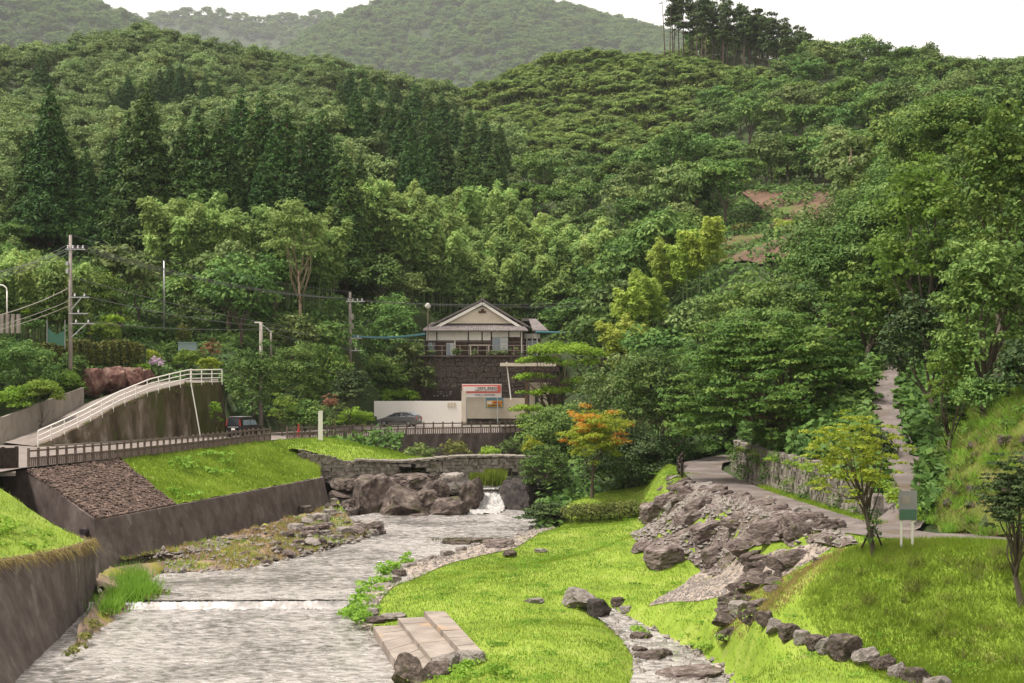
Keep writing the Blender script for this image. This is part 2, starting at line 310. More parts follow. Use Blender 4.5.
M = dict(
 far=noisy('far_canopy', [(.3,(.016,.027,.009)),(.5,(.03,.046,.016)),(.7,(.055,.075,.028))], .06, bump=1, bscale=.12, dist=4),
 floor=noisy('forest_floor', [(.3,(.02,.032,.01)),(.6,(.04,.06,.016)),(.8,(.07,.075,.03))], .35, bump=.4),
 lawn=noisy('lawn_turf', [(.3,(.1,.15,.014)),(.5,(.17,.245,.02)),(.7,(.25,.3,.055))], .6, bump=.35, bscale=9, spots=((.17,.155,.06),.5,.66)),
 soil=noisy('bank_soil', [(.3,(.08,.055,.042)),(.5,(.18,.13,.095)),(.7,(.3,.21,.13))], 1.2, bump=.6, spots=((.24,.22,.03),.55,.54)),
 gravel=noisy('pale_gravel', [(.3,(.16,.125,.1)),(.5,(.27,.22,.185)),(.7,(.37,.31,.27))], 2.5, bump=.5, bscale=24, dist=.03, spots=((.2,.19,.06),.5,.62)),
 road=noisy('worn_asphalt', [(.3,(.085,.068,.06)),(.5,(.14,.115,.106)),(.7,(.21,.178,.165))], .55, bump=.2, bscale=25, spots=((.1,.075,.05),.35,.55)),
 road_old=noisy('town_road', [(.3,(.14,.115,.102)),(.6,(.2,.168,.15))], .8, bump=.1),
 wall=noisy('river_wall_concrete', [(.28,(.052,.038,.034)),(.5,(.105,.08,.071)),(.72,(.17,.14,.125))], .9, bump=.4, stretch=(1,1,.85), bscale=6, spots=((.19,.165,.145),1.1,.62)),
 wall_pale=noisy('pale_wall_concrete', [(.3,(.17,.145,.12)),(.6,(.26,.225,.19)),(.8,(.3,.27,.24))], 1.0, bump=.3, stretch=(1.2,1.2,.3)),
 wall_moss=noisy('mossy_ramp_concrete', [(.3,(.03,.021,.013)),(.44,(.07,.052,.027)),(.56,(.14,.108,.08)),(.68,(.3,.255,.215))], .55, bump=.5, stretch=(1.3,1.3,.4), spots=((.055,.058,.014),.42,.5)),
 revet=noisy('pitched_stone_slope', [(.3,(.085,.055,.044)),(.55,(.165,.11,.088)),(.75,(.25,.18,.15))], 1.8, bump=1, voro=3.4, dist=.12),
 rock=noisy('river_rock', [(.3,(.028,.02,.018)),(.45,(.075,.055,.047)),(.58,(.14,.108,.092)),(.72,(.27,.225,.195))], 5.5, bump=1, bscale=13, dist=.1, spots=((.06,.06,.022),2.6,.6)),
 rock_pale=noisy('pale_boulder', [(.25,(.1,.085,.08)),(.5,(.22,.19,.17)),(.75,(.36,.32,.3))], 5, bump=.9, bscale=13, dist=.08, spots=((.11,.105,.06),2.4,.6)),
 rock_dark=noisy('dark_rock', [(.3,(.025,.02,.02)),(.55,(.055,.045,.042)),(.7,(.12,.1,.09)),(.82,(.4,.36,.33))], 5.5, bump=1, bscale=13, dist=.1),
 rock_red=noisy('rusty_slab_rock', [(.3,(.04,.026,.024)),(.44,(.11,.08,.072)),(.57,(.2,.158,.142)),(.7,(.37,.32,.29))], 3.6, bump=1, bscale=11, stretch=(1,1,2.2), dist=.1, spots=((.1,.1,.025),1.8,.62)),
 rock_rust=noisy('red_brown_rock', [(.3,(.05,.022,.018)),(.48,(.13,.062,.05)),(.6,(.2,.12,.095)),(.74,(.34,.27,.22))], 4, bump=1, bscale=11, stretch=(1,1,.6), dist=.1, spots=((.07,.075,.025),2,.6)),
 block=noisy('old_bridge_stone', [(.28,(.06,.052,.042)),(.48,(.17,.148,.122)),(.68,(.34,.3,.26))], 2.6, bump=.7, bscale=7, spots=((.1,.105,.04),.9,.62)),
 step=noisy('step_concrete', [(.3,(.17,.14,.118)),(.5,(.25,.208,.178)),(.7,(.32,.275,.24))], .8, bump=.2, bscale=12, spots=((.36,.24,.13),.5,.6)),
 bark=noisy('bark', [(.3,(.045,.035,.025)),(.6,(.12,.095,.07)),(.8,(.2,.17,.13))], 3, bump=.6, stretch=(1,1,.3)),
 bark_red=noisy('cedar_bark', [(.3,(.07,.045,.03)),(.6,(.15,.1,.07))], 3, bump=.6, stretch=(1,1,.3)),
 bark_pale=noisy('pale_bark', [(.3,(.2,.14,.09)),(.6,(.36,.27,.19))], 3, bump=.5, stretch=(1,1,.3)),
 culm=plain('bamboo_culm', (.12,.17,.05), .4),
 white=noisy('white_plaster', [(.3,(.78,.74,.69)),(.7,(.86,.82,.77))], .7, bump=.05),
 cream=noisy('cream_plaster', [(.3,(.52,.45,.36)),(.7,(.66,.58,.48))], .6, bump=.05),
 tile=noisy('roof_tile', [(.3,(.11,.093,.09)),(.6,(.19,.165,.16))], 2, bump=.2),
 wood=noisy('dark_house_wood', [(.3,(.045,.026,.018)),(.6,(.085,.048,.032))], 2, bump=.2, stretch=(1,1,.2)),
 fence=noisy('weathered_brown_fence', [(.3,(.085,.06,.05)),(.6,(.16,.12,.1))], 4, bump=.2),
 deckwood=noisy('dark_timber', [(.3,(.02,.014,.012)),(.6,(.05,.034,.028))], 3, bump=.2),
 rail=plain('white_rail_paint', (.78,.74,.68), .45),
 conc=noisy('pole_concrete', [(.3,(.22,.19,.165)),(.7,(.34,.3,.27))], 2, bump=.1),
 steel=plain('galvanised_steel', (.42,.42,.42), .4, .6),
 wire=plain('grey_wire', (.11,.11,.11), .6),
 teal=plain('teal_cable_cover', (.05,.16,.19), .6),
 porc=plain('porcelain', (.6,.56,.6), .3),
 net=plain('green_net', (.05,.15,.1), .8),
 glass=plain('window_glass', (.17,.22,.26), .12, 0, .8),
 tank=plain('tank_grey_green', (.22,.3,.29), .6),
 curtain=plain('pale_curtain', (.55,.56,.55), .7),
 glass_dark=plain('tinted_glass', (.02,.022,.028), .08, 0, .8),
 car_grey=plain('grey_car_paint', (.15,.15,.155), .3, .5),
 car_black=plain('dark_car_paint', (.02,.017,.02), .22, .2),
 tyre=plain('tyre_rubber', (.015,.015,.015), .9), rim=plain('wheel_rim', (.4,.4,.42), .35, .8),
 red=plain('red_lens', (.45,.02,.02), .3), lens=plain('clear_lens', (.6,.6,.6), .2), plate=plain('number_plate', (.7,.68,.62), .5),
 signred=plain('sign_red', (.62,.1,.075), .5), signwhite=plain('sign_white', (.76,.7,.66), .5), signyel=plain('sign_yellow', (.7,.4,.05), .5), signblue=plain('sign_blue', (.12,.28,.36), .5), ink=plain('sign_ink', (.05,.035,.04), .6), signgreen=plain('sign_green', (.06,.14,.09), .5), signgrey=plain('sign_grey', (.25,.24,.25), .5),
 bare=noisy('bare_red_earth', [(.3,(.05,.04,.022)),(.5,(.1,.056,.036)),(.7,(.16,.095,.062))], .25, bump=.6, spots=((.08,.11,.02),.16,.55)),
 bank_turf=noisy('rough_bank_turf', [(.3,(.05,.055,.015)),(.5,(.1,.125,.016)),(.7,(.16,.135,.055))], .8, bump=.8, bscale=5),
 # foliage
 broad=leafy('broadleaf_green', (0.042,0.085,0.02),(0.09,0.16,0.034),(0.165,0.24,0.062), .22, .3, huevar=.015),
 broad_olive=leafy('olive_broadleaf', (0.06,0.1,0.028),(0.12,0.172,0.048),(0.2,0.245,0.085), .22, .25),
 broad_pale=leafy('pale_canopy', (0.07,0.118,0.036),(0.135,0.195,0.06),(0.215,0.275,0.095), .22, .22),
 young=leafy('young_plantation_green', (0.08,0.125,0.03),(0.145,0.21,0.045),(0.23,0.29,0.085), .3, .25),
 cedar=leafy('cedar_green', (0.022,0.052,0.013),(0.046,0.098,0.02),(0.085,0.145,0.034), .15, .2, huevar=.015),
 pine=leafy('ridge_pine_green', (0.025,0.045,0.014),(0.05,0.08,0.022),(0.085,0.115,0.035), .15, .25),
 bamboo=leafy('bamboo_green', (0.09,0.14,0.036),(0.175,0.26,0.066),(0.32,0.42,0.13), .35, .25, huevar=.015),
 bamboo_b=leafy('bright_bamboo_green', (0.18,0.26,0.03),(0.29,0.38,0.055),(0.41,0.47,0.11), .4, .12),
 bright=leafy('bright_leaf_green', (0.075,0.135,0.018),(0.135,0.21,0.03),(0.21,0.29,0.05), .4, .15),
 darkleaf=leafy('dark_evergreen', (0.025,0.042,0.016),(0.045,0.075,0.026),(0.09,0.125,0.04), .15, .2),
 bigtree=leafy('spreading_tree_green', (0.036,0.078,0.014),(0.085,0.15,0.026),(0.175,0.235,0.048), .22, .1),
 fresh=leafy('yellow_green_leaf', (0.12,0.17,0.014),(0.215,0.265,0.024),(0.37,0.385,0.055), .4, .08),
 red_leaf=leafy('turning_maple_leaf', (0.4,0.12,0.02),(0.46,0.21,0.03),(0.44,0.3,0.04), .4, .08),
 pads=leafy('pine_pad_green', (0.09,0.16,0.012),(0.17,0.28,0.02),(0.28,0.4,0.04), .3, .1),
 hedge=leafy('clipped_hedge_green', (.065,.078,.019),(.124,.137,.033),(.195,.195,.058), .25, .15),
 brownleaf=leafy('dry_brown_leaf', (.120,.060,.025),(.200,.100,.050),(.280,.160,.090), .3, .1),
 flower=leafy('hydrangea_bloom', (.300,.200,.300),(.500,.360,.460),(.620,.520,.580), .3, .05),
 blade=leafy('grass_blade', (0.125,0.185,0.02),(0.2,0.28,0.03),(0.31,0.375,0.065), .45, .05),
 reed=leafy('reed_blade', (.100,.160,.020),(.180,.250,.030),(.280,.330,.060), .4, .1),
 dry=leafy('dry_grass', (.200,.140,.060),(.320,.230,.110),(.360,.320,.100), .3, .1),
 weed=leafy('weed_leaf', (0.11,0.2,0.02),(0.19,0.32,0.035),(0.3,0.43,0.07), .4, .1),
)

# ================================================================== GROUND
def axis(a, b, step, lo, hi, g):
    c = list(np.arange(a, b, step)); d = step; x = c[-1]
    while x < hi: d = min(d*g, 9); x += d; c.append(x)
    d = step; x = c[0]; pre = []
    while x > lo: d = min(d*g, 9); x -= d; pre.append(x)
    return np.array(pre[::-1] + c)
gx = axis(-45, 40, .6, -420, 420, 1.07); gy = axis(28, 165, .6, -60, 640, 1.06)
X, Yg = np.meshgrid(gx, gy); xf, yf = X.ravel(), Yg.ravel(); zf = H(xf, yf)
near = (np.abs(xf+2) < 46) & (yf > 10) & (yf < 122); zf = zf - np.where(near, .22, 0)
rz = in_poly(xf, yf, RIVER); zf = np.where(rz, np.minimum(zf, np.where(yf > 114, 1.2, -.9)), zf)
nx = len(gx); ii, jj = np.meshgrid(np.arange(nx-1), np.arange(len(gy)-1)); a0 = (jj*nx+ii).ravel()
tag(Geo().add(np.column_stack([xf, yf, zf]), np.stack([a0, a0+1, a0+nx+1, a0+nx], 1)).build('ground', M['floor'], smooth=True), kind='structure')

from mathutils import noise as mn
def crag(x, y, amp):
    o = np.empty(len(x))
    for i in range(len(x)):
        u, v = x[i]*.8+y[i]*.35, y[i]*.55-x[i]*.3; o[i] = mn.ridged_multi_fractal(Vector((u*.55, v*.9, 3.1)), 1.0, 2.1, 5, 1.0, 2.0)*.42 + (math.floor((u*.9 + .6*mn.noise(Vector((x[i]*.6, y[i]*.6, 0))))*1.6) % 2)*.22
    return H(x, y) + np.maximum(-.1, amp*(o-.48))
# ---- lawns and paths on the right bank (plan outlines)
def pl(*pts): return [tuple(GZ(px, py, z))[:2] for px, py, z in pts]
lawn_poly = pl((358,630,.1),(368,598,.4),(390,581,.5),(412,570,.52),(447,561,.55),(482,550,.58),(517,545,.6),(545,530,.7),(560,523,1)) + [(4.2,104),(6.5,108.5),(11.5,109),(12.6,100),(11.2,90),(11.0,80),(11.4,70),(12,62.5),(12.4,57),(14,55),(18,51.2),(30,50.8),(30,33),(8,30),(-4.5,34),(-4.6,50)]
tag(Geo().add(*drape(lawn_poly, .32)).add(*skirt(lawn_poly, .5, 0)).build('lawn', M['lawn'], smooth=True), kind='structure')
gravel_poly = [tuple(hit(px, py))[:2] for px, py in [(648,607),(672,603),(700,602),(728,597),(760,586),(788,575),(812,562),(832,549),(815,545),(790,551),(760,559),(730,565),(704,571),(690,579),(672,592)]]
tag(Geo().add(*drape(gravel_poly, .4, .03, noise=.006)).build('gravel_path', M['gravel'], smooth=True), kind='structure')
rock_poly = [tuple(hit(px, py))[:2] for px, py in [(640,548),(668,556),(690,562),(740,557),(790,549),(815,544),(840,549),(860,545),(832,533),(797,519),(762,504),(727,495),(703,486),(688,486),(680,498),(664,512),(648,526),(632,538)]]
_old = pl((640,548,1.5),(690,560,1.6),(672,572,1.5),(735,560,2),(800,545,3)) + [(12.9,58),(12.2,62),(11.5,70),(11.2,80),(10.9,90),(10.6,96)] + pl((660,515,1.9),(630,535,1.4))
tag(Geo().add(*drape(rock_poly, .17, .05, lambda x, y: crag(x, y, .36))).build('rocky_slope', M['rock_red']), kind='structure')
rock2_poly = [tuple(hit(px, py))[:2] for px, py in [(728,604),(768,584),(812,564),(846,549),(838,566),(808,590),(776,616),(748,632),(722,650),(712,640),(718,618)]]
shore_poly = pl((352,628,.0),(362,592,.3),(385,574,.4),(408,562,.4),(445,552,.42),(480,543,.45),(513,537,.45),(545,522,.5),(556,527,.8),(540,534,.7),(517,547,.6),(482,553,.6),(449,563,.58),(414,574,.55),(394,587,.55),(378,602,.5),(368,630,.4))
tag(Geo().add(*drape(shore_poly, .3, .045, noise=.02)).add(*skirt(shore_poly, .3, .045)).build('stone_shore_path', M['gravel'], smooth=True), kind='structure')
road_s = resample(road_c[:, :2], 60); roadP = np.vstack([offset_line(road_s, 1.5), offset_line(road_s, -1.5)[::-1]])
tag(Geo().add(*drape(roadP, .6, .05)).build('road', M['road'], smooth=True), kind='structure')
br_s = resample(lane_c[:, :2], 40); brP = np.vstack([offset_line(br_s, 1.55), offset_line(br_s, -1.55)[::-1]])
tag(Geo().add(*drape(brP, .6, .056)).build('hillside_lane', M['road'], smooth=True), kind='structure')
bank_poly = [(18.7,52.9),(17.0,55.6),(16.9,57.6),(18.2,60.5),(20.3,66),(21.6,72),(24,74),(30,72),(32,56),(26,53.2)]
tag(Geo().add(*drape(bank_poly, .4, .03, lambda x, y: H(x, y) + .22*np.sin(x*2.3+np.sin(y*1.9))*np.sin(y*2.7+x))).build('grassy_bank', M['bank_turf'], smooth=True), kind='structure')
_v = road_s[(road_s[:,1] > 59.5) & (road_s[:,1] < 84)]; verge_poly = np.vstack([offset_line(_v, 1.45), offset_line(_v, 2.15)[::-1]])
tag(Geo().add(*drape(verge_poly, .5, .03)).build('road_verge', M['lawn'], smooth=True), kind='structure')

# ---- left bank: river walls, grass slopes, revetment, road
def solid_wall(name, bot, top, n, back, label, cat, mat='wall', m=5, noise=.012, cap=.28):
    """battered wall: face, coping and back as one closed mesh"""
    B, T = resample(bot, n), resample(top, n); T2 = offset_line(T, -back*cap/abs(back)*1.0); T2[:, 2] += 0; B2 = T2.copy(); B2[:, 2] = B[:, 2] - .5
    g = Geo().add(*loft([B, T], n, m, 0)).add(*loft([T, T2, B2], n, 1))
    V0 = g.V[0]; V0[:, :2] += RNG.normal(0, noise, (len(V0), 2))
    return tag(g.build(name, M[mat], smooth=False), label, cat)
w1b = [(-15.2,34,-.4),(-16.6,45,-.4), tuple(GZ(29,683,-.4)), tuple(GZ(60,650,-.4)), tuple(GZ(101,603,-.4)), (-20.6,69.6,-.4),(-23,70.3,-.4),(-27.5,70.6,-.4)]
w1t = [(-18.6,34,4.1),(-19.6,45,4.1),(-19.75,51,3.95), (-19.8,56,3.72), (-19.75,62,3.32), (-20.0,68.2,3.05), (-21.4,69.8,3.05),(-23.2,70.2,3.4),(-27.5,70.5,4.6)]
solid_wall('river_wall', w1b, w1t, 90, 1, 'battered dark concrete river wall at lower left with dry grass along its top', 'retaining wall')
w2b = [(-34,82.2,-.4),(-27.0,79.2,-.4),(-22.3,75.4,-.4),(-21.5,75.0,-.4),(-20.9,75.6,-.4),(-17.4,91,-.4),(-13.5,108.6,-.4),(-13.9,110.2,-.4),(-15.5,112.5,-.4)]
w2t = [(-34,82.4,5.7),(-27.1,79.5,5.7),(-22.35,75.75,3.35),(-22.07,75.6,3.3),(-21.9,75.9,3.3),(-18.4,91,3.3),(-14.4,108.2,3.3),(-14.6,109.8,3.3),(-16.0,112.5,3.5)]
solid_wall('river_wall', w2b, w2t, 120, 1, 'long concrete river wall under the sloping grass beyond the side channel', 'retaining wall')
s1 = loft([[(-18.85,34,4.1),(-19.85,45,4.1),(-20,51,3.95),(-20.05,56,3.72),(-20.0,62,3.32),(-20.25,68.0,3.05)],[(-22.5,34,5),(-22.6,50,5),(-22.5,60,4.6),(-22.4,69.4,3.7)],[(-27.3,34,6.0),(-27.3,55,6.0),(-27.2,66,5.95),(-27.4,73.6,5.75)],[(-40,34,6.4),(-40,55,6.4),(-38,66,6.2),(-38,74,5.9)]], 60, 12, .025)
tag(Geo().add(*s1).build('grass_slope', M['lawn'], smooth=True), kind='structure')
wt2 = resample([(-22.05,75.75,3.33),(-18.65,91,3.33),(-14.65,108.2,3.33),(-14.9,110.3,3.4)], 100)
fl = resample([(-27.1,79.4,5.72),(-24.7,89,5.72),(-22.4,100,5.75),(-20.2,113,5.78),(-17.6,118.5,5.78),(-15.2,121.3,5.75)], 100)
cut = 27
_A, _B = resample(wt2[:cut], 200), resample(fl[:cut-3], 200); g = Geo().add(*loft([_A-[0,0,.06], _B-[0,0,.06]], 40, 14)); rv = np.random.default_rng(9); nr = 26
for q in range(nr):
    s = rv.uniform(-.3,0)
    while s < 199:
        w_ = rv.uniform(4.2,7.5); i0, i1 = int(max(0,s)), int(min(199,s+w_)); s += w_
        if i1-i0 < 2: continue
        t0, t1 = (q+.06)/nr, (q+.94)/nr; P4 = [_A[i0]*(1-t0)+_B[i0]*t0, _A[i1]*(1-t0)+_B[i1]*t0, _A[i1]*(1-t1)+_B[i1]*t1, _A[i0]*(1-t1)+_B[i0]*t1]
        P4 = [p*.94 + sum(P4)/4*.06 + rv.normal(0,.02,3) for p in P4]; up = np.array([.3,-.1,.9])*rv.uniform(.03,.11); g.add(np.vstack([[p-[0,0,.1] for p in P4], [p+up for p in P4]]), BF)
tag(g.build('pitched_stone_revetment', M['revet']), 'brown stone-pitched revetment slope between the fence and the long river wall', 'revetment')
s2 = loft([wt2[cut-1:], (wt2[cut-1:][:71]*.5 + resample(fl[cut-4:], len(wt2)-cut+1)[:71]*.5) + np.array([0,0,-.12]), fl[cut-4:]], 70, 9, .03)
tag(Geo().add(*s2).build('grass_slope', M['lawn'], smooth=True), kind='structure')
knoll = loft([[(-17.9,113,5.3),(-16.4,112.6,5.2),(-13.2,113,4.25),(-8.9,114,4.05),(-5.9,115,4.1)],[(-17.9,116,5.7),(-15.5,116,5.6),(-12.5,116.5,5.2),(-9.0,117,4.3),(-5.9,117,4.15)],[(-17.6,119,5.8),(-14.9,121.2,5.75),(-11.6,123.2,4.9),(-8,122.5,4.0),(-5.9,121,3.9)]], 40, 10, .02)
tag(Geo().add(*knoll).build('grass_knoll', M['lawn'], smooth=True), kind='structure')
# gravel bar at the foot of the long wall, scrub strip at the foot of the near wall
gb = loft([[(-20.9,76,1.1),(-17.6,90,1.05),(-14.4,104,1.2),(-13.4,109,1.5)],[tuple(GZ(142,556,.75)),tuple(GZ(225,551,.75)),tuple(GZ(300,537,.85)),tuple(GZ(350,521,.95))],[tuple(GZ(148,573,.29)),tuple(GZ(240,569,.3)),tuple(GZ(318,550,.36)),tuple(GZ(380,531,.5))],[tuple(GZ(152,580,-.1)),tuple(GZ(247,575,-.1)),tuple(GZ(327,555,-.1)),tuple(GZ(390,535,-.1))]], 70, 8, .06)
tag(Geo().add(*gb).build('gravel_bar', M['soil'], smooth=True), kind='structure')
gs = loft([[(-18.2,60,.5),(-19.2,67,.9),(-20.6,70,.9),(-21.2,75,.9),(-19,78,.8)],[tuple(GZ(70,662,-.2)),tuple(GZ(118,625,-.2)),tuple(GZ(162,597,-.2)),tuple(GZ(165,590,-.2)),tuple(GZ(160,583,-.2))]], 40, 5, .04)
tag(Geo().add(*gs).build('gravel_bar', M['soil'], smooth=True), kind='structure')
# town road behind the fence
rin = resample([(-27.3,60,5.85),(-27.3,79.4,5.85),(-24.9,89,5.85),(-22.6,100,5.85),(-20.4,113,5.85),(-17.4,119.3,5.85),(-14.8,122.5,5.85),(-7.8,128.4,5.85),(-.9,131.6,5.85),(3.2,139,5.85),(5,146,5.85)], 80)
rout = resample([(-46,60,5.85),(-46,102,5.85),(-39,106.6,5.85),(-33.5,105,5.85),(-29.6,114,5.85),(-25.5,125.6,5.85),(-20.5,136,5.85),(-17,150.5,5.85),(-12,152.6,5.85),(-3.5,153.2,5.85),(4,154,5.85),(9,154,5.85)], 80)
tag(Geo().add(*loft([rin, rout], 80, 6)).build('road', M['road_old'], smooth=True), kind='structure')
kerb = resample([(-33.6,104.2,5.85),(-29.5,114,5.85),(-24.9,125.4,5.85),(-20.2,135.6,5.85),(-17.2,148,5.85)], 50)
k2 = offset_line(kerb, -.18); tag(Geo().add(*loft([kerb, kerb+[0,0,.12], k2+[0,0,.12], k2-[0,0,.1]], 50)).build('kerb', M['wall_pale']), kind='structure')
# retaining wall of the road above the upstream pool
solid_wall('road_retaining_wall', [(-15.0,121.8,1.0),(-7.8,127.6,1.0),(-.8,130.8,1.0),(3.4,138.5,1.0)], [(-15.1,122.1,5.75),(-7.9,127.9,5.8),(-.95,131.2,5.8),(3.2,138.7,5.8)], 60, 1, 'dark stone retaining wall under the fence behind the stone bridge', 'retaining wall', 'wall', 6, .05)

# ---- ramp with white railing
rl = [(38,446,104),(60,436,106.2),(85,424,108.5),(118,406,112.3),(150,392.5,116),(175,386,119),(188,383,120.6),(222,382,125)]
RL = resample([tuple(PX(*p)) for p in rl], 60)
RB = RL.copy(); RB[:, 2] = 5.7
g = Geo().add(*loft([RB + [.25, -.1, 0], RL + [.02, 0, 0]], 60, 6, .02)).add(*loft([RL + [.02,0,0], RL + [-.3,.06,.0], RB + [-.3,.06,0]], 60, 1))
endp = RL[-1]; g.add(*loft([[(endp[0]+.25, endp[1]-.1, 5.7),(endp[0]-.6, endp[1]+5, 5.7)],[(endp[0]+.02, endp[1], endp[2]),(endp[0]-.8, endp[1]+5, endp[2])]], 8, 6, .02))
tag(g.build('ramp_wall', M['wall_moss']), 'moss-streaked concrete wall carrying the ramp with the white railing', 'retaining wall')
inner = resample([(-38.4,107.5,6.0),(-37.0,111.5,7.0),(-35.2,117,8.75),(-32.5,122,10.2),(-30,127,10.7),(-27.5,133,10.8)], 60)
tag(Geo().add(*loft([RL + [-.28,.05,.0], inner], 60, 6)).build('ramp_path', M['road_old'], smooth=True), kind='structure')
solid_wall('board_wall', [(-46,103.4,5.6),(-44,104,5.6),(-38.4,107.6,5.8),(-37.0,111.6,6.8),(-35.25,117.1,8.5)], [(-46.1,103.5,8.0),(-44.1,104.1,8.0),(-38.6,107.9,7.9),(-37.1,111.8,8.9),(-35.3,117.3,10.1)], 60, 1, 'grey board-marked concrete wall rising on the left of the ramp', 'retaining wall', 'wall_pale')

# ================================================================== WATER
def water_mat(name, lo, cols, bump, sc):
    m, t, b = base_mat(name); L = t.links.new; tc = N(t, 'ShaderNodeTexCoord'); mp = N(t, 'ShaderNodeMapping'); mp.inputs['Rotation'].default_value = (0,0,-.2); mp.inputs['Scale'].default_value = (1, 1.5, 1); L(tc.outputs['Object'], mp.inputs['Vector'])
    def nz(s, det, dis=0):
        n = N(t, 'ShaderNodeTexNoise'); n.inputs['Scale'].default_value = s; n.inputs['Detail'].default_value = det; n.inputs['Roughness'].default_value = .6; n.inputs['Distortion'].default_value = dis; L(mp.outputs[0], n.inputs['Vector']); return n.outputs['Fac']
    big, mid, fine = nz(.11, 3), nz(sc*.8, 3.5, .6), nz(sc*2.3, 4, .3)
    ad = N(t, 'ShaderNodeMath', operation='MULTIPLY_ADD'); L(big, ad.inputs[0]); ad.inputs[1].default_value = .75; L(mid, ad.inputs[2])
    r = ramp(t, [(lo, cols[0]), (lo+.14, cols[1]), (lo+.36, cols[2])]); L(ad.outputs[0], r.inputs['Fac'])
    L(r.outputs['Color'], b.inputs['Base Color']); b.inputs['Roughness'].default_value = .1; b.inputs['IOR'].default_value = 1.33; b.inputs['Specular IOR Level'].default_value = .9
    hh = N(t, 'ShaderNodeMath', operation='MULTIPLY_ADD'); L(fine, hh.inputs[0]); hh.inputs[1].default_value = .35; L(mid, hh.inputs[2])
    bp = N(t, 'ShaderNodeBump'); bp.inputs['Strength'].default_value = bump; bp.inputs['Distance'].default_value = .55; L(hh.outputs[0], bp.inputs['Height']); L(bp.outputs[0], b.inputs['Normal'])
    return m
MW = water_mat('river_water', .72, ((.1,.092,.083),(.26,.235,.22),(.42,.388,.367)), .6, 2.3); MP = water_mat('pool_water', .8, ((.04,.045,.03),(.1,.1,.085),(.3,.28,.26)), .4, 1.2); MF = noisy('white_water', [(.3,(.26,.24,.23)),(.52,(.42,.4,.385)),(.7,(.62,.6,.58))], 2.5, rough=.4, bump=.8, stretch=(2,1,.6))  # river's pale tones paint sky reflection, along with foam, into the base colour
def wave(x, y, a): return a * (np.sin(x*2.1 + 1.7*np.sin(y*.9)) * np.sin(y*3.3 + 1.1*np.sin(x*1.3)) + .6*np.sin(x*4.7 - y*2.2 + np.sin(y*1.7)) * np.sin(y*5.9 + x*1.1) + .4*np.sin(x*9.1 + 2*np.sin(y*3))*np.sin(y*11 + 2*np.sin(x*2.3)))
def water_sheet(name, left, right, n, m, zf, mat, amp):
    V, Fa = loft([left, right], n, m); V[:, 2] = zf(V[:, 0], V[:, 1]) + wave(V[:, 0], V[:, 1], amp)
    return tag(Geo().add(V, Fa).build(name, mat, smooth=True), kind='structure')
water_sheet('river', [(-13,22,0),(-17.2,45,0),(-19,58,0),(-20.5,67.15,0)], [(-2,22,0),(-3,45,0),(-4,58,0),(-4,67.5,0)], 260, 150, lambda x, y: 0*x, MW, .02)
ww = [(-20.6,67.2),(-16.3,67.1),(-12,67.3),(-6.4,67.6)]     # the weir line
rng_ = np.random.default_rng(3)
wl = resample([(x, y, 0) for x, y in ww], 90)
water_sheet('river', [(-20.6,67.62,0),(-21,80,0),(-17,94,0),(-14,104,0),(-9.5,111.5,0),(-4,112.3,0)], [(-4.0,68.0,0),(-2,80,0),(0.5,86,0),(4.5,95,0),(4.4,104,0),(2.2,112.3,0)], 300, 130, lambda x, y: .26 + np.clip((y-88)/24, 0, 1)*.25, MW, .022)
fo = np.array([.5+.5*mn.noise(Vector((i*.13,0,7))) + .35*mn.noise(Vector((i*.5,3,1))) for i in range(200)])[:,None]; W2 = resample(wl, 200)
wv = np.stack([W2+[0,.12,.262], W2+[0,.02,.25], W2+[0,-.06,.12]] + [W2 + np.hstack([0*fo, -.1-fo*k, 0*fo+z]) for k, z in ((.25,.05),(.6,.035),(1.0,.0))]).reshape(-1,3) + np.random.default_rng(4).normal(0,.012,(1200,3))
wv = (wv, np.array([[r_*200+i, r_*200+i+1, (r_+1)*200+i+1, (r_+1)*200+i] for r_ in range(5) for i in range(199)]))
MFW = noisy('weir_water', [(.34,(.16,.15,.14)),(.5,(.36,.33,.315)),(.62,(.66,.64,.62))], 1.1, rough=.3, bump=.6, stretch=(1,.5,1))
tag(Geo().add(*wv).build('weir_foam', MFW, smooth=True), kind='structure')
# fall between the boulders, pool above it
fx0, fx1 = PX(478,500,112.4).x, PX(504,500,112.4).x
fr = [[(fx0-.1,115.5,2.05),(fx1+.2,115.5,2.05)],[(fx0,113.8,2.0),(fx1,113.9,1.9)],[(fx0+.1,113.2,1.5),(fx1-.1,113.3,1.45)],[(fx0-.15,112.6,.95),(fx1,112.7,.9)],[(fx0-.3,111.8,.62),(fx1+.1,111.7,.6)],[(fx0-1.2,110.2,.56),(fx1-.1,110.4,.55)],[(fx0-2.2,108.6,.5),(fx1-.5,108.8,.5)]]
V, Fa = loft(fr, 24, 6, .04); tag(Geo().add(V, Fa).build('waterfall', MF, smooth=True), kind='structure')
water_sheet('upstream_pool', [(-12,113.5,0),(-10,122.5,0),(-6,127,0),(-1,129.5,0)], [(2.5,113.5,0),(4,118,0),(6,124,0),(7,131,0)], 60, 60, lambda x, y: 1.98+0*x, MP, .012)
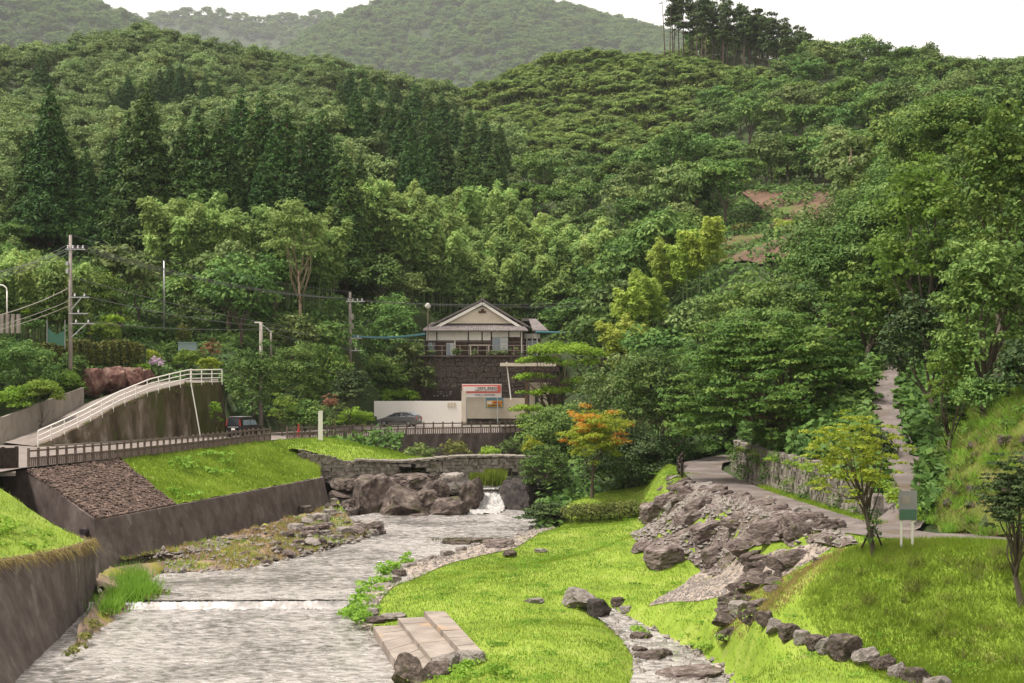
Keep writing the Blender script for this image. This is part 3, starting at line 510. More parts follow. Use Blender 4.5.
# little stream through the right lawn
SLf, SRt = [], []
for i_ in range(60):
    t_ = stream_c[min(59, i_+1), :2] - stream_c[max(0, i_-1), :2]; t_ /= np.linalg.norm(t_); w_ = stream_c[i_, 3] + .35
    SLf.append((stream_c[i_,0]-t_[1]*w_*-1, stream_c[i_,1]-t_[0]*w_, stream_c[i_,2])); SRt.append((stream_c[i_,0]+t_[1]*w_*-1, stream_c[i_,1]+t_[0]*w_, stream_c[i_,2]))
sl = [p[:2] for p in SLf]; sr = [p[:2] for p in SRt]
tag(Geo().add(*drape(sl + sr[::-1], .3, .02, noise=.025)).build('stream_bed', M['gravel'], smooth=True), kind='structure')
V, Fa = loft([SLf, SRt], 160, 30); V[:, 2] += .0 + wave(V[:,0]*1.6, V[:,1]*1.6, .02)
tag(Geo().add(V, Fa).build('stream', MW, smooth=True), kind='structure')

# ================================================================== STONEWORK
def rubble(g, base, top, thick, bh, bw, back=1, hole=None, jit=.035):
    """courses of separate irregular blocks between a base line and a top line"""
    B, T = np.asarray(base, float), np.asarray(top, float); L = np.linalg.norm(np.diff(B[:, :2], axis=0), axis=1).sum(); n = int(L/.05)+2
    B, T = resample(B, n), resample(T, n); k = 0
    hmax = (T[:, 2]-B[:, 2]).max(); z = 0.0
    while z < hmax:
        h = bh * rnd.uniform(.8, 1.2); s = rnd.uniform(-bw, 0)
        while s < L:
            w = bw * rnd.uniform(.6, 1.5); mid = s + w/2; s += w
            if mid < 0 or mid > L: continue
            i = min(n-1, int(mid/L*(n-1))); room = T[i, 2] - B[i, 2] - z
            if room < h*.35: continue
            hh = min(h, room); i2 = min(n-1, i+2); d = T[i2] - T[max(0, i2-4)]; a = math.atan2(d[1], d[0]); fr = (z + hh/2) / max(.1, T[i, 2]-B[i, 2])
            p = B[i]*(1-fr) + T[i]*fr; c = np.array([p[0], p[1], B[i, 2] + z + hh/2])
            if hole and hole(c): continue
            dep = rnd.uniform(-.05, .06); nrm = np.array([-math.sin(a), math.cos(a), 0]) * back
            g.add(*box(c + nrm*(thick/2 + dep), (w*.97, thick, hh*.96), a, jit)); k += 1
        z += h
    return g
# arched stone bridge with stepped end
cx1 = PX(412,470,114).x
def holes(c):
    x, z = c[0], c[2]
    if abs(x - cx1) < 1.15 and z < 3.95 - ((x-cx1)/1.15)**2*.6: return True
    if -4.6 < x < 1.6: return z < 3.55 - ((x+1.2)/3.2)**2*1.1
    return False
bb = [(-16.6,112.2,2.6),(-13,112.5,2.6),(-8.8,113.4,2.6),(-4.9,114.3,2.4),(-1,114.7,2.4),(2.5,114.9,2.4),(4.2,115,2.6)]
bt = [(-16.6,112.2,5.25),(-15.7,112.25,4.9),(-14.6,112.35,4.75),(-13.4,112.5,4.35),(-8.8,113.4,4.1),(-6,114.1,4.3),(-4.9,114.3,4.45),(-1,114.7,4.5),(2.5,114.9,4.35),(4.2,115,4.2)]
g = rubble(Geo(), bb, bt, 1.9, .27, .5, 1, holes)
br = empty('stone_bridge', (-6,114,2.5), 'old low stone arch bridge of rough blocks spanning above the boulders', 'bridge')
g.build('arch_wall', M['block'], br, w=True)
gd = Geo(); D = resample(bt, 40)
for i in range(8, 39, 1):
    p = (D[i]+D[i+1])/2 if i < 39 else D[i]; d = D[min(39,i+1)]-D[i]; a = math.atan2(d[1], d[0])
    gd.add(*box((p[0]-math.sin(a)*.95, p[1]+math.cos(a)*.95, p[2]+.08), (np.linalg.norm(d)*.98, 2.15, .16), a, .025))
gd.build('coping', M['block'], br, w=True)
# stone wall below the spreading tree
_w = road_s[(road_s[:,1] > 62.5) & (road_s[:,1] < 101)]; _b = offset_line(_w, 2.1); _z = np.interp(_b[:,1], road_c[20:,1], road_c[20:,2]) - .2; _h = np.interp(_b[:,1], [62,66,75,100], [1.0,1.5,2.1,2.1])
sw = rubble(Geo(), np.column_stack([_b, _z]), np.column_stack([_b + [.3,0], _z+.2+_h]), .7, .3, .42, -1)
tag(sw.build('stone_wall', M['block']), 'rough pale stone retaining wall beside the right road under the spreading tree', 'stone wall')
sp = PX(845,520,62); tag(Geo().add(*box((15.75,61.4,5.1),(.5,.5,1.3),.1,.03,.9)).add(*box((15.75,61.4,5.8),(.42,.42,.14),.1,.02,.7)).build('gate_post', M['rock_pale']), 'short square stone post at the near end of the roadside stone wall', 'stone post')
# ---- loose rocks
def rock_shape(seed, planes=14):
    import bmesh
    r = np.random.default_rng(seed); bm = bmesh.new(); bmesh.ops.create_icosphere(bm, subdivisions=5, radius=1); V = np.array([v.co for v in bm.verts]); Fa = np.array([[v.index for v in f.verts] for f in bm.faces]); bm.free()
    off = Vector(r.uniform(0, 50, 3)); V = V*np.array([1+.3*mn.noise(Vector(v)*.9+off) for v in V])[:, None]
    for _ in range(planes):
        n = r.normal(size=3); n /= np.linalg.norm(n); d = r.uniform(.5, .86); k = V @ n - d; V = V - np.outer(np.maximum(k, 0)*.93, n)
    V = V*np.array([1 + .1*(mn.ridged_multi_fractal(Vector(v)*1.5+off, 1.0, 2.2, 5, 1.0, 2.0)-1) + .05*mn.noise(Vector(v)*7+off) for v in V])[:, None]
    lo, hi = V.min(0), V.max(0); return (V - (lo+hi)/2) / (hi-lo), Fa
SHAPES = [rock_shape(300+i) for i in range(6)]
ROCKS = {k: [Geo().add(*s).mesh('rock_shape', M[k], smooth=True) for s in SHAPES] for k in ('rock','rock_pale','rock_dark','rock_red','rock_rust')}
for k in ROCKS:
    for me in ROCKS[k]: me.set_sharp_from_angle(angle=math.radians(22))
used_rock = {}
def rock(name, pos, size, kind, label, cat, group=None, rz=None, tilt=(0,0), sink=.25):
    me = rnd.choice(ROCKS[kind]); o = link(name, me); o.scale = (size[0], size[1], size[2]*(1+sink))
    o.location = (pos[0], pos[1], pos[2] + size[2]/2 - size[2]*sink/2); o.rotation_euler = (tilt[0], tilt[1], rnd.uniform(-.5,.5) if rz is None else rz)
    return tag(o, label, cat, group)
def rockp(px, pyb, w, h, Y, kind, label, dep=.9, group=None, name='boulder', rz=None, tilt=(0,0)):
    v = PX(px, pyb, Y) if Y else hit(px, pyb); W_, H_ = w/F*v.y, h/F*v.y
    return rock(name, (v.x, v.y + W_*dep*.4, v.z), (W_*1.08, W_*dep, H_*1.02), kind, label, 'boulder' if name == 'boulder' else 'rock', group, rz, tilt)
for a in [
 (375,517,44,42,109.5,'rock','broad brown boulder left of the biggest one, joined to the ledge under the stone bridge'),
 (406,521,52,34,108,'rock','biggest rounded brown boulder in front of the small bridge arch'),
 (446,522,40,25,108,'rock','rounded brown boulder at the water right of the biggest one'),
 (435,499,28,19,110,'rock','angular boulder perched behind the rounded boulders near the arch'),
 (454,492,32,19,111.5,'rock_pale','pale flat-topped slab boulder beneath the bridge deck'),
 (468,508,26,26,111.4,'rock','upright blocky boulder on the left edge of the waterfall'),
 (390,492,50,14,111.5,'rock','low ledge of brown rock right below the bridge wall'),
 (412,484,40,10,112,'rock','thin rock sill inside the foot of the small arch'),
 (342,490,30,11,110.5,'rock','flat stone topmost of the stepped pile beside the long wall end'),
 (341,501,31,10,110,'rock','second flat stone down the stepped pile beside the long wall end'),
 (344,511,28,12,109.5,'rock','third stone down the stepped pile beside the long wall end'),
 (335,521,18,13,108.5,'rock_pale','small pale stone near the bottom of the stepped pile'),
 (350,524,16,16,108.5,'rock','cube-like stone at the bottom of the stepped pile'),
 (364,517,16,26,109,'rock','tall narrow stone standing between the stepped pile and the broad boulder'),
 (322,539,27,21,104,'rock_pale','pale grey boulder at the foot of the long wall end'),
 (340,541,23,15,103.5,'rock','rounded stone at the water in front of the pale grey boulder'),
 (359,539,23,13,105,'rock_pale','flat pale stone reaching out into the water below the stepped pile'),
 (482,529,42,10,106,'rock_pale','long low pale rock in the water below the waterfall'),
 (510,528,15,9,107,'rock_dark','small dark stone right of the long low pale rock'),
 (520,516,40,36,111.8,'rock_dark','large dark speckled boulder on the right side of the waterfall'),
 (499,549,34,8,None,'rock_red','flat reddish slab lying on the shore beside the lawn tip'),
 (509,558,14,8,None,'rock','small dark stone on the edge of the lawn below the reddish slab'),
 (581,610,36,21,None,'rock_pale','largest pale boulder at the head of the lawn stream'),
 (598,620,25,20,None,'rock_dark','dark rounded boulder leaning on the largest pale one by the lawn stream'),
 (570,608,12,8,None,'rock_pale','little pale stone left of the two boulders on the lawn'),
 (619,607,16,9,None,'rock','low stone on the lawn right of the dark rounded boulder'),
 (626,614,14,7,None,'rock_pale','flat pale stone at the top of the lawn stream'),
 (536,604,20,5,None,'rock_pale','thin flat stone sunk in the lawn left of the boulders'),
 (541,553,14,4,None,'rock_pale','flat pale stone sunk in the lawn near the shore'),
 (410,690,34,34,49.0,'rock','rugged brown boulder at the near end of the concrete steps'),
 (436,690,34,28,49.2,'rock','second brown boulder at the near end of the concrete steps'),
 (446,668,34,14,50.2,'rock_pale','flat pale stone between the steps and the lawn'),
 (392,622,26,8,None,'rock_pale','curved pale stone at the far end of the concrete steps'),
 (470,666,32,13,50.4,'rock_pale','flat stone slab in the grass at the near corner of the top step'),
 (655,664,42,12,None,'rock','low brown rock at the left edge of the lawn stream'),
 (640,656,16,8,None,'rock','small stone at the bend of the lawn stream'),
 (690,684,60,14,None,'rock_red','wide flat reddish slab across the lawn stream at the bottom of the photo'),
 (641,643,22,9,None,'rock','brown stone half in the lawn stream'),
 ]:
    rockp(*a)
for px, pyb, w, h, Y in [(92,392,26,24,119.5),(108,390,30,24,121),(128,387,30,20,122.5),(144,382,18,13,124.5)]:
    rockp(px, pyb, w, h, Y, 'rock_rust', 'big red-brown rock set below the clipped hedge at the head of the ramp', .7, 'rocks at the ramp head')
for px, pyb, w, h, Y in [(420,492,30,16,110.8),(366,495,30,18,111),(474,500,20,22,112.2),(400,503,28,16,110.2),(429,510,26,20,108.8),(392,519,24,14,107.8),(420,524,26,10,107.2),(352,533,20,12,106.5),(330,530,18,12,107),(372,528,20,9,107.5),(306,541,22,10,103),(290,548,18,8,101),(318,548,20,8,101.5),(340,550,18,6,101)]:
    rockp(px, pyb, w, h, Y, 'rock', 'brown boulder wedged among the bigger ones below the stone bridge', .9, 'smaller boulders below the bridge')
# angular rock along the slope between the right road and the lawn
gname = 'jagged rocks on the slope below the right road'
for k in range(90):
    u, v = rnd.random(), rnd.random()
    e0 = np.array([12.35,59.5])*(1-u) + np.array([10.5,97])*u; e1 = np.array(GZ(800,549,2.9)[:2])*(1-u) + np.array(GZ(640,530,1.4)[:2])*u
    p = e0*(1-v) + e1*v; s = rnd.uniform(.35, 1.5) * (.75+.35*(1-v))
    z = H1(*p)
    rock('rock', (p[0], p[1], z-.08), (s*1.25, s*rnd.uniform(.6,1), s*rnd.uniform(.22,.42)), rnd.choice(['rock_red','rock_red','rock','rock_pale']), 'jagged reddish-brown rock on the slope between the right road and the lawn', 'rock', gname, rnd.uniform(-.7,.5), (rnd.uniform(-.2,.3), rnd.uniform(-.45,-.05)))
for k in range(38):
    u, v = rnd.random(), rnd.random(); e0 = np.array(GZ(852,549,4.5)[:2])*(1-u) + np.array(GZ(716,640,1.3)[:2])*u; e1 = np.array(GZ(815,560,2.6)[:2])*(1-u) + np.array(GZ(722,612,1.5)[:2])*u; p = e0*(1-v) + e1*v; s = rnd.uniform(.4, 1.25)
    rock('rock', (p[0], p[1], H1(*p)-.06), (s*1.35, s*.8, s*rnd.uniform(.4,.65)), rnd.choice(['rock_red','rock']), 'brown rock on the verge between the gravel path and the grassy mound', 'rock', 'rocks on the verge beside the mound', rnd.uniform(-.8,.3), (rnd.uniform(-.2,.2), rnd.uniform(-.35,.1)))
for px, pyb, w, h in [(664,569,40,22),(716,566,30,18),(745,556,34,20),(770,545,40,24),(795,536,30,22),(690,528,30,16),(655,522,28,20),(668,508,30,16),(686,500,18,14),(645,552,26,10),(712,540,38,16),(738,528,34,14),(700,512,30,14)]:
    rockp(px, pyb, w, h, None, 'rock_red', 'large weathered slab among the jagged rocks below the right road', .8, 'large slabs below the right road', 'rock', None, (rnd.uniform(-.1,.2), rnd.uniform(-.3,0)))
# edging stones along the foot of the mound
for i, (px, pyb, w, h) in enumerate([(765,630,22,15),(778,635,20,14),(791,640,22,15),(804,646,20,14),(817,651,22,14),(830,656,24,16),(846,662,34,25),(867,668,26,20),(884,675,24,18),(899,681,24,17),(918,688,30,18),(940,694,28,17),(752,624,20,14),(740,616,22,14)]):
    rockp(px, pyb, w, h, None, 'rock_pale' if i % 2 else 'rock', 'stone in the curving row along the foot of the grassy mound', .85, 'edging stones along the mound', 'rock')
# cobbles of the left gravel bar
for k in range(95):
    u, v = rnd.random()**.5, rnd.random()**.7; A = gb[0].reshape(-1,70,3); i = int(u*69); p = A[int(v*18)][i]; s = rnd.choice([.3,.45,.6,.9]) * rnd.uniform(.8,1.3) * (.35 + .85*u)
    rock('rock', (p[0], p[1], p[2]-.03), (s*1.3, s, s*.55), rnd.choice(['rock','rock_red','rock_pale']), 'loose stone lying on the gravel bar under the long river wall', 'rock', 'stones on the gravel bar')
# stones along the shore path
for px, py in [(370,612),(372,602),(378,594),(383,586),(391,579),(399,573),(408,566),(420,562),(432,558),(447,553),(461,549),(476,546),(490,543),(506,540),(375,620),(522,534),(535,528)]:
    s = rnd.uniform(.45,.9); v = GZ(px, py, .42); rock('rock', (v.x, v.y, .3), (s*1.3, s, .32), rnd.choice(['rock','rock_pale','rock_pale']), 'flat stone edging the river shore beside the lawn', 'rock', 'shore edging stones')
# mossy islet
v = GZ(470,541,.5); rock('islet', (v.x, v.y+.6, .25), (3.9,1.6,.42), 'rock', 'low moss-covered islet in the river below the waterfall', 'islet', rz=.05)

# small loose stones on gravel, shore and stream bed
def pebbles(poly, n, name, lo, hi, dz=.03, pts=None):
    rp = np.random.default_rng(n); P = np.array(poly)[:, :2]; x = rp.uniform(P[:,0].min(), P[:,0].max(), n*4); y = rp.uniform(P[:,1].min(), P[:,1].max(), n*4); k = np.nonzero(in_poly(x, y, poly))[0][:n]; x, y = x[k], y[k]; z = H(x, y)+dz; g = Geo()
    if pts is not None: x, y, z = pts[:,0], pts[:,1], pts[:,2]+dz
    base = np.array([[1,0,0],[0,1,0],[-1,0,0],[0,-1,0],[.2,.1,.75],[0,0,-.6]]); fa = np.array([[0,1,4],[1,2,4],[2,3,4],[3,0,4],[1,0,5],[2,1,5],[3,2,5],[0,3,5]])
    s = rp.uniform(lo, hi, (len(x),1,1))*rp.uniform(.6,1.3,(len(x),1,3)); V = base[None]*s + rp.normal(0,.15,(len(x),6,3))*s; V += np.stack([x, y, z], 1)[:,None]
    g.add(V.reshape(-1,3), (fa[None] + 6*np.arange(len(x))[:,None,None]).reshape(-1,3)); return tag(g.build(name, M['rock_pale']), kind='stuff')
_g = gb[0][np.random.default_rng(6).integers(70, len(gb[0])-140, 1500)] + np.random.default_rng(7).normal(0,.25,(1500,3))*[1,1,.0]
pebbles(lawn_poly, 10, 'gravel_bar_stones', .06, .2, .02, _g); pebbles(gravel_poly, 1500, 'gravel_stones', .03, .09); pebbles(shore_poly, 1500, 'shore_stones', .05, .16); pebbles(sl + sr[::-1], 420, 'stream_stones', .05, .2, .1); pebbles(rock_poly, 1600, 'slope_stones', .06, .2, .12)
# concrete steps down to the water
st = empty('river_steps', tuple(GZ(430,650,.5)), 'three broad pale concrete steps between the lawn and the river', 'steps')
for q, z in ((((373,626),(398,625),(434,662),(407,679)), .4), (((397.6,618),(423.6,616.7),(462,654),(431,658)), .62), (((423.6,611),(443,611),(481,651.5),(464,654)), .86)):
    P = [np.array(GZ(px, py, z)) for px, py in q]; n = 6; g = Geo()
    for i in range(n):      # cast in bays with fine joints
        a, b = i/n + .002, (i+1)/n - .002; c = [P[0]*(1-a)+P[3]*a, P[1]*(1-a)+P[2]*a, P[1]*(1-b)+P[2]*b, P[0]*(1-b)+P[3]*b]
        c[1] = c[1] + (c[1]-c[0])*.08; c[2] = c[2] + (c[2]-c[3])*.08
        V = np.vstack([c, c]); V[:4, 2] = -.6; V += RNG.normal(0, .006, V.shape); g.add(V, BF)
    g.build('tread', M['step'], st, w=True)

# ================================================================== FENCES
def picket_fence(line, label, base):
    f = empty('roadside_fence', base, label, 'fence'); P = np.asarray(line, float); L = np.linalg.norm(np.diff(P[:, :2], axis=0), axis=1).sum(); n = int(L/.92)
    Q = resample(P, n+1); post = None
    for q in Q:
        if post is None: post = Geo().add(*box((0,0,.5),(.13,.13,1.18),0,0,.96)).build('post', M['fence'], f); o = post
        else: o = post.copy(); COL.objects.link(o); o.parent = f
        o.location = q - np.array(base); o.rotation_euler = (0,0,rnd.uniform(-.15,.15))
    for nm, z, h in (('top_rail', .93, .1), ('middle_rail', .52, .1)):
        g = Geo()
        for a, b in zip(Q[:-1], Q[1:]): g.add(*beam(a+[0,0,z], b+[0,0,z+rnd.uniform(-.01,.01)], .07, h))
        g.build(nm, M['fence'], f, w=True)
    g = Geo(); S = resample(P, int(L/.185))
    for a, b in zip(S[:-1], S[1:]):
        d = (b-a)*.2; c = (a+b)/2; g.add(*beam(c-d+[0,0,.22], c+d+[0,0,.22], .06, .5))
    g.build('picket_row', M['fence'], f, w=True)
    return f
FL = np.array([(-27.3,80.3,5.8),(-24.9,89,5.8),(-22.6,100,5.8),(-20.4,113,5.8),(-19.6,115.2,5.8)])
FR = np.array([(-18.6,117.6,5.8),(-17.3,119.7,5.8),(-14.9,122.3,5.8),(-7.85,128.1,5.85),(-1,131.3,5.85),(3.1,138.7,5.85),(4.5,143,5.85)])
picket_fence(FL, 'brown post and picket fence along the road above the long river wall', tuple(FL[0]))
picket_fence(FR, 'brown post and picket fence along the road behind the stone bridge', tuple(FR[0]))
# small wooden fence at the far end of the right road
wf = empty('wooden_fence', (12.0,97,4.3), 'short dark wooden fence at the far bend of the right road', 'fence'); pts = [(11.0,92,4.35),(11.15,95,4.35),(11.5,98.5,4.35),(12.0,102,4.4),(12.6,105,4.5)]
for p in pts: Geo().add(*box((p[0],p[1],p[2]+.45),(.16,.16,1.0))).build('post', M['deckwood'], wf, w=True)
for z in (.42, .8):
    g = Geo()
    for a, b in zip(pts[:-1], pts[1:]): g.add(*beam(np.array(a)+[0,0,z], np.array(b)+[0,0,z], .1, .13))
    g.build('rail', M['deckwood'], wf, w=True)
# dark timber gate box over the side channel, with slab
sg = empty('sluice_gate', (-27.6,77,5.7), 'dark timber boarded sluice panel at the left edge over the side channel', 'sluice gate')
A, B = PX(-25,446,77.5), PX(18,446,79.5)
Geo().add(*beam((A.x,A.y,6.35),(B.x,B.y,6.35),.14,1.25)).build('board_panel', M['deckwood'], sg, w=True)
for f_ in (.02,.55,.66,.98): p = A.lerp(B, f_); Geo().add(*box((p.x,p.y-.1,6.37),(.16,.16,1.34))).build('post', M['deckwood'], sg, w=True)
tag(Geo().add(*beam((-32,76.6,5.62),(-27.3,78.2,5.62),1.6,.2)).build('channel_slab', M['wall_pale']), 'thin concrete slab bridging the side channel below the dark sluice panel', 'slab bridge')
tag(Geo().add(*tube([(-22.75,75.3,2.7),(-22.75,76.2,2.72)], .17, 12)).build('drain_pipe', M['ink']), 'small round drain pipe in the corner of the long river wall', 'pipe')

# white railing of the ramp
wr = empty('ramp_railing', tuple(RL[0]), 'white metal railing with three bars climbing the ramp on the mossy wall', 'railing')
npost = 17; RP = resample(RL, npost)
for i, q in enumerate(RP):
    Geo().add(*tube([q+[0,0,-.25], q+[0,0,1.12 if i != 13 else 1.2]], .045 if i != 13 else .085, 8)).build('post', M['rail'], wr, w=True)
for z in (1.1,.74,.38): Geo().add(*tube(RL+[0,0,z], .038 if z < 1 else .05, 7)).build('rail', M['rail'], wr, w=True)
wp = PX(320.5,440,117.5); tag(Geo().add(*box((wp.x,wp.y,6.9),(.36,.3,2.35),.2,0,.94)).add(*box((wp.x,wp.y,8.11),(.4,.34,.07),.2)).build('white_post', M['rail']), 'plain white square post on the grass knoll at the gap in the fence', 'post')

p0, p1 = PX(190,383,120.6), PX(198,437,119.6); tag(Geo().add(*tube([p0+Vector((.1,-.12,0)), p0.lerp(p1,.5)+Vector((.2,-.22,0)), p1+Vector((.25,-.2,0))], .05, 7)).build('drain_pipe', M['rail']), 'thin white pipe running down the mossy ramp wall', 'pipe')
# ================================================================== POLES AND WIRES
def pole(px, ytop, ybot, Y, r, label, mat='conc', name='utility_pole'):
    t, b = PX(px, ytop, Y), PX(px, ybot, Y); e = empty(name, (b.x,b.y,b.z), label, 'utility pole')
    Geo().add(*tube([(0,0,-.6),(0,0,(t.z-b.z)*.5),(0,0,t.z-b.z)], [r,r*.88,r*.72], 12)).build('pole_shaft', M[mat], e, smooth=True); e['h'] = t.z-b.z; return e
def arm(e, z, a, b, n=0, ang=.15):
    d = np.array([math.cos(ang), math.sin(ang), 0]); x = Geo().add(*beam(d*a+[0,-.16,z], d*b+[0,-.16,z], .09)).build('crossarm', M['steel'], e)
    for k in range(n):
        p = d*(a+(b-a)*(k+.5)/n); Geo().add(*tube([p+[0,-.16,z+.05], p+[0,-.16,z+.12], p+[0,-.16,z+.17], p+[0,-.16,z+.26], p+[0,-.16,z+.3]], [.03,.09,.05,.085,.04], 9)).build('insulator', M['porc'], x)
pa = pole(70.5,235,362,114,.17,'tall brown concrete utility pole with crossarms standing by the clipped hedge at left','conc'); h = pa['h']
arm(pa, h-1.15, -.35, 1.2, 4); arm(pa, h-5.0, 0, 1.5, 2); arm(pa, h-6.3, -.1, 1.4, 1); arm(pa, h-7.1, .0, 1.9, 2)
Geo().add(*beam((.1,-.16,h-8.2),(1.3,-.05,h-7.1),.07)).build('brace', M['steel'], pa); Geo().add(*beam((.1,-.16,h-6.0),(.9,-.05,h-5.0),.07)).build('brace', M['steel'], pa)
Geo().add(*tube([(0,0,h-.2),(0,0,h+.05)],.03,6)).add(*box((-.22,-.1,h-2.9),(.2,.2,.35))).add(*box((-.22,-.1,h-2.3),(.2,.2,.3))).build('fitting', M['steel'], pa)
pb = pole(350,292,362,148,.18,'grey utility pole with equipment rising from the bushes left of the house'); h = pb['h']
arm(pb, h-1.0, -.4, 1.5, 4); arm(pb, h-4.8, -.3, 1.2, 2); arm(pb, h-6.1, 0, 1.2, 1)
Geo().add(*box((.25,-.25,h-2.6),(.3,.35,.6))).add(*box((.3,-.25,h-3.6),(.22,.3,.5))).add(*tube([(.12,-.22,h-4.5),(.12,-.22,h-1.8)],.09,8)).build('equipment_box', M['conc'], pb)
pc = pole(164,261,331,141,.1,'slim pale steel pole rising above the dark hedge','steel')
pd = pole(261,322,440,128,.2,'stout concrete pole standing in the bushes behind the dark van')
pe = pole(271,331,352,131,.12,'street light pole with a slanted lamp arm beside the stout concrete pole','conc','street_light'); h = pe['h']
Geo().add(*tube([(0,0,h-.1),(-.5,-.1,h+.35),(-1.15,-.2,h+.75)],.05,7)).build('lamp_arm', M['steel'], pe); Geo().add(*box((-1.2,-.2,h+.78),(.6,.2,.12),.1)).build('lamp_head', M['rail'], pe)
pf = pole(428,303,356,157.3,.06,'thin dark post with a round white dish left of the house','fence','dish_post'); h = pf['h']
Geo().add(*tube([(.0,-.35,h-.35),(0,-.2,h-.32),(0,-.1,h-.3)],[.33,.26,.05],16)).build('dish', M['rail'], pf, smooth=True)
pg = pole(121,272,305,160,.06,'thin metal post in front of the cedars','steel')
ph = pole(7,291,315,112,.06,'curved white street lamp at the far left edge','rail','street_light'); h = ph['h']; Geo().add(*tube([(0,0,h),(-.05,0,h+.25),(-.3,0,h+.45),(-.8,0,h+.5)],.05,7)).build('lamp_arm', M['rail'], ph)
def wire(a, b, sag, label, r=.022, mat='wire', name='overhead_wire', group='overhead wires'):
    a, b = Vector(a), Vector(b); n = 14
    P = [a.lerp(b, i/n) - Vector((0,0,sag*4*(i/n)*(1-i/n))) for i in range(n+1)]
    tag(Geo().add(*tube(P, r, 5)).build(name, M[mat]), label, 'wire', group)
def pole_pt(e, z, dx=0): return Vector(e.location) + Vector((dx, -.16, z))
ha, hb = pa['h'], pb['h']
WA = 'thin black overhead wire strung between the brown pole and the pole left of the house'
for i, dx in enumerate((-.2,.3,.7,1.1)): wire(pole_pt(pa, ha-.85, dx), pole_pt(pb, hb-.7, -.3+dx*1.2), .9, WA, .02)
wire(pole_pt(pa, ha, 0), pole_pt(pb, hb, 0), .6, WA, .018)
wire(pole_pt(pa, ha-3.4, .2), pole_pt(pb, hb-4.6, 0), .5, WA, .03)
wire(pole_pt(pa, ha-4.9, 1.2), PX(261,326,128), .3, 'black overhead wire from the brown pole to the stout concrete pole', .03)
wire(pole_pt(pa, ha-7.0, 1.6), PX(261,329,128), .25, 'black overhead wire from the brown pole to the stout concrete pole', .03)
wire(PX(261,326,128), pole_pt(pb, hb-4.7, .1), .25, 'black overhead cable from the stout concrete pole to the pole left of the house', .035); wire(PX(261,329,128), pole_pt(pb, hb-6.0, .1), .25, 'black overhead cable from the stout concrete pole to the pole left of the house', .03)
for i, (z, yy) in enumerate(((-.85,276),(-.9,279),(-.95,273),(-1.0,281))): wire(pole_pt(pa, ha+z, -.3+.4*i), PX(-30,yy+3,80), .3, 'pale overhead wire leaving the brown pole towards the left edge', .018, 'wire')
wire(pole_pt(pa, ha-4.2, 0), PX(-30,322,85), .3, 'thick pale cable leaving the brown pole towards the left edge', .035, 'conc')
for yy, z in ((333,-5.2),(337,-5.6)): wire(pole_pt(pa, ha+z, .1), PX(-30,yy,84), .2, 'lower pale wire leaving the brown pole towards the left edge', .022, 'conc')
for z, yy, xx in ((-.85,303,640),(-.9,305,640),(-.95,299,640),(-4.7,338,640)): wire(pole_pt(pb, hb+z, .6), PX(xx,yy,165), .5, 'thin overhead wire running from the pole left of the house across its roof', .02)
wire(pole_pt(pb, hb-4.6, .3), PX(425,334,157), .25, 'teal covered cable between the pole and the house', .13, 'teal', 'teal_cable'); wire(PX(536,332,158), PX(640,326,166), .35, 'teal covered cable running right from the house into the trees', .13, 'teal', 'teal_cable')

# ================================================================== HOUSE ON ITS TERRACE
Yh = 159.0
def hx(px): return (px-CX)/F*Yh
def hz(py): return EYE-(py-HY)/F*Yh
hs_ = empty('house', (hx(478), Yh, 13.2), 'house with grey tiled gable roof and white and dark walls on the high terrace', 'house')
x0, x1, z0 = hx(425.5), hx(524), 13.2; zt = hz(331.5)
Geo().add(*box(((x0+x1)/2, Yh+5, (z0+zt)/2), (x1-x0, 10, zt-z0))).build('wall', M['wood'], hs_, w=True)
xa, xb = hx(523.9), hx(541)
Geo().add(*box(((xa+xb)/2+.02, Yh+6.2, (z0+zt)/2), (xb-xa, 8, zt-z0))).build('wing_wall', M['wood'], hs_, w=True)
def hpanel(name, pxa, pxb, pya, pyb, mat, y=-.035, th=.05, parent=None):
    p = parent or hs_
    return Geo().add(*box(((hx(pxa)+hx(pxb))/2, Yh+y, (hz(pya)+hz(pyb))/2), (hx(pxb)-hx(pxa), th, hz(pya)-hz(pyb)))).build(name, M[mat], p)if False else _hp(name, pxa, pxb, pya, pyb, mat, y, th, p)
def _hp(name, pxa, pxb, pya, pyb, mat, y, th, p):
    g = Geo().add(*box(((hx(pxa)+hx(pxb))/2, Yh+y, (hz(pya)+hz(pyb))/2), (hx(pxb)-hx(pxa), th, hz(pya)-hz(pyb))))
    base = Vector(hs_.location); g.V = [v-np.array(base) for v in g.V]; return g.build(name, M[mat], p)
for a, b in ((426.3,436.5),(437.3,454.5),(455.3,468),(468.8,481.7),(482.5,491),(491.8,508.4),(509.2,520)):
    top = 331.6; hpanel('plaster_panel', a, b, top, 337 if a in (491.8,509.2) else 340.3, 'white')
for x in (425.8,436.9,454.9,468.4,482.1,491.4,508.8,521.6): hpanel('timber_post', x-.55, x+.55, 331.6, 357, 'deckwood' if x not in (454.9,521.6) else 'rail', -.08, .1)
for a, b, c, d in ((446.5,454,343,357),(492.5,508,337.5,353),(428,436,342,357)):
    w_ = hpanel('window', a, b, c, d, 'deckwood' if a == 428 else 'steel', -.05, .06)
    mid = (a+b)/2; hpanel('pane', a+.5, mid-.2, c+.6, d-.6, 'glass', -.09, .03, w_)
    hpanel('curtain' if a != 428 else 'pane', mid+.2, b-.5, c+.6, d-.6, 'curtain' if a != 428 else 'glass_dark', -.09, .03, w_)
hpanel('vent', 485.5, 488.5, 334, 336.5, 'steel', -.07, .05)
for i, x in enumerate((527,532.5,537.5)): hpanel('wing_post', x-.5, x+.5, 333, 357, 'rail', 1.9, .1)
hpanel('plaster_panel', 524.6, 540.5, 333, 338, 'white', 2.15, .06)
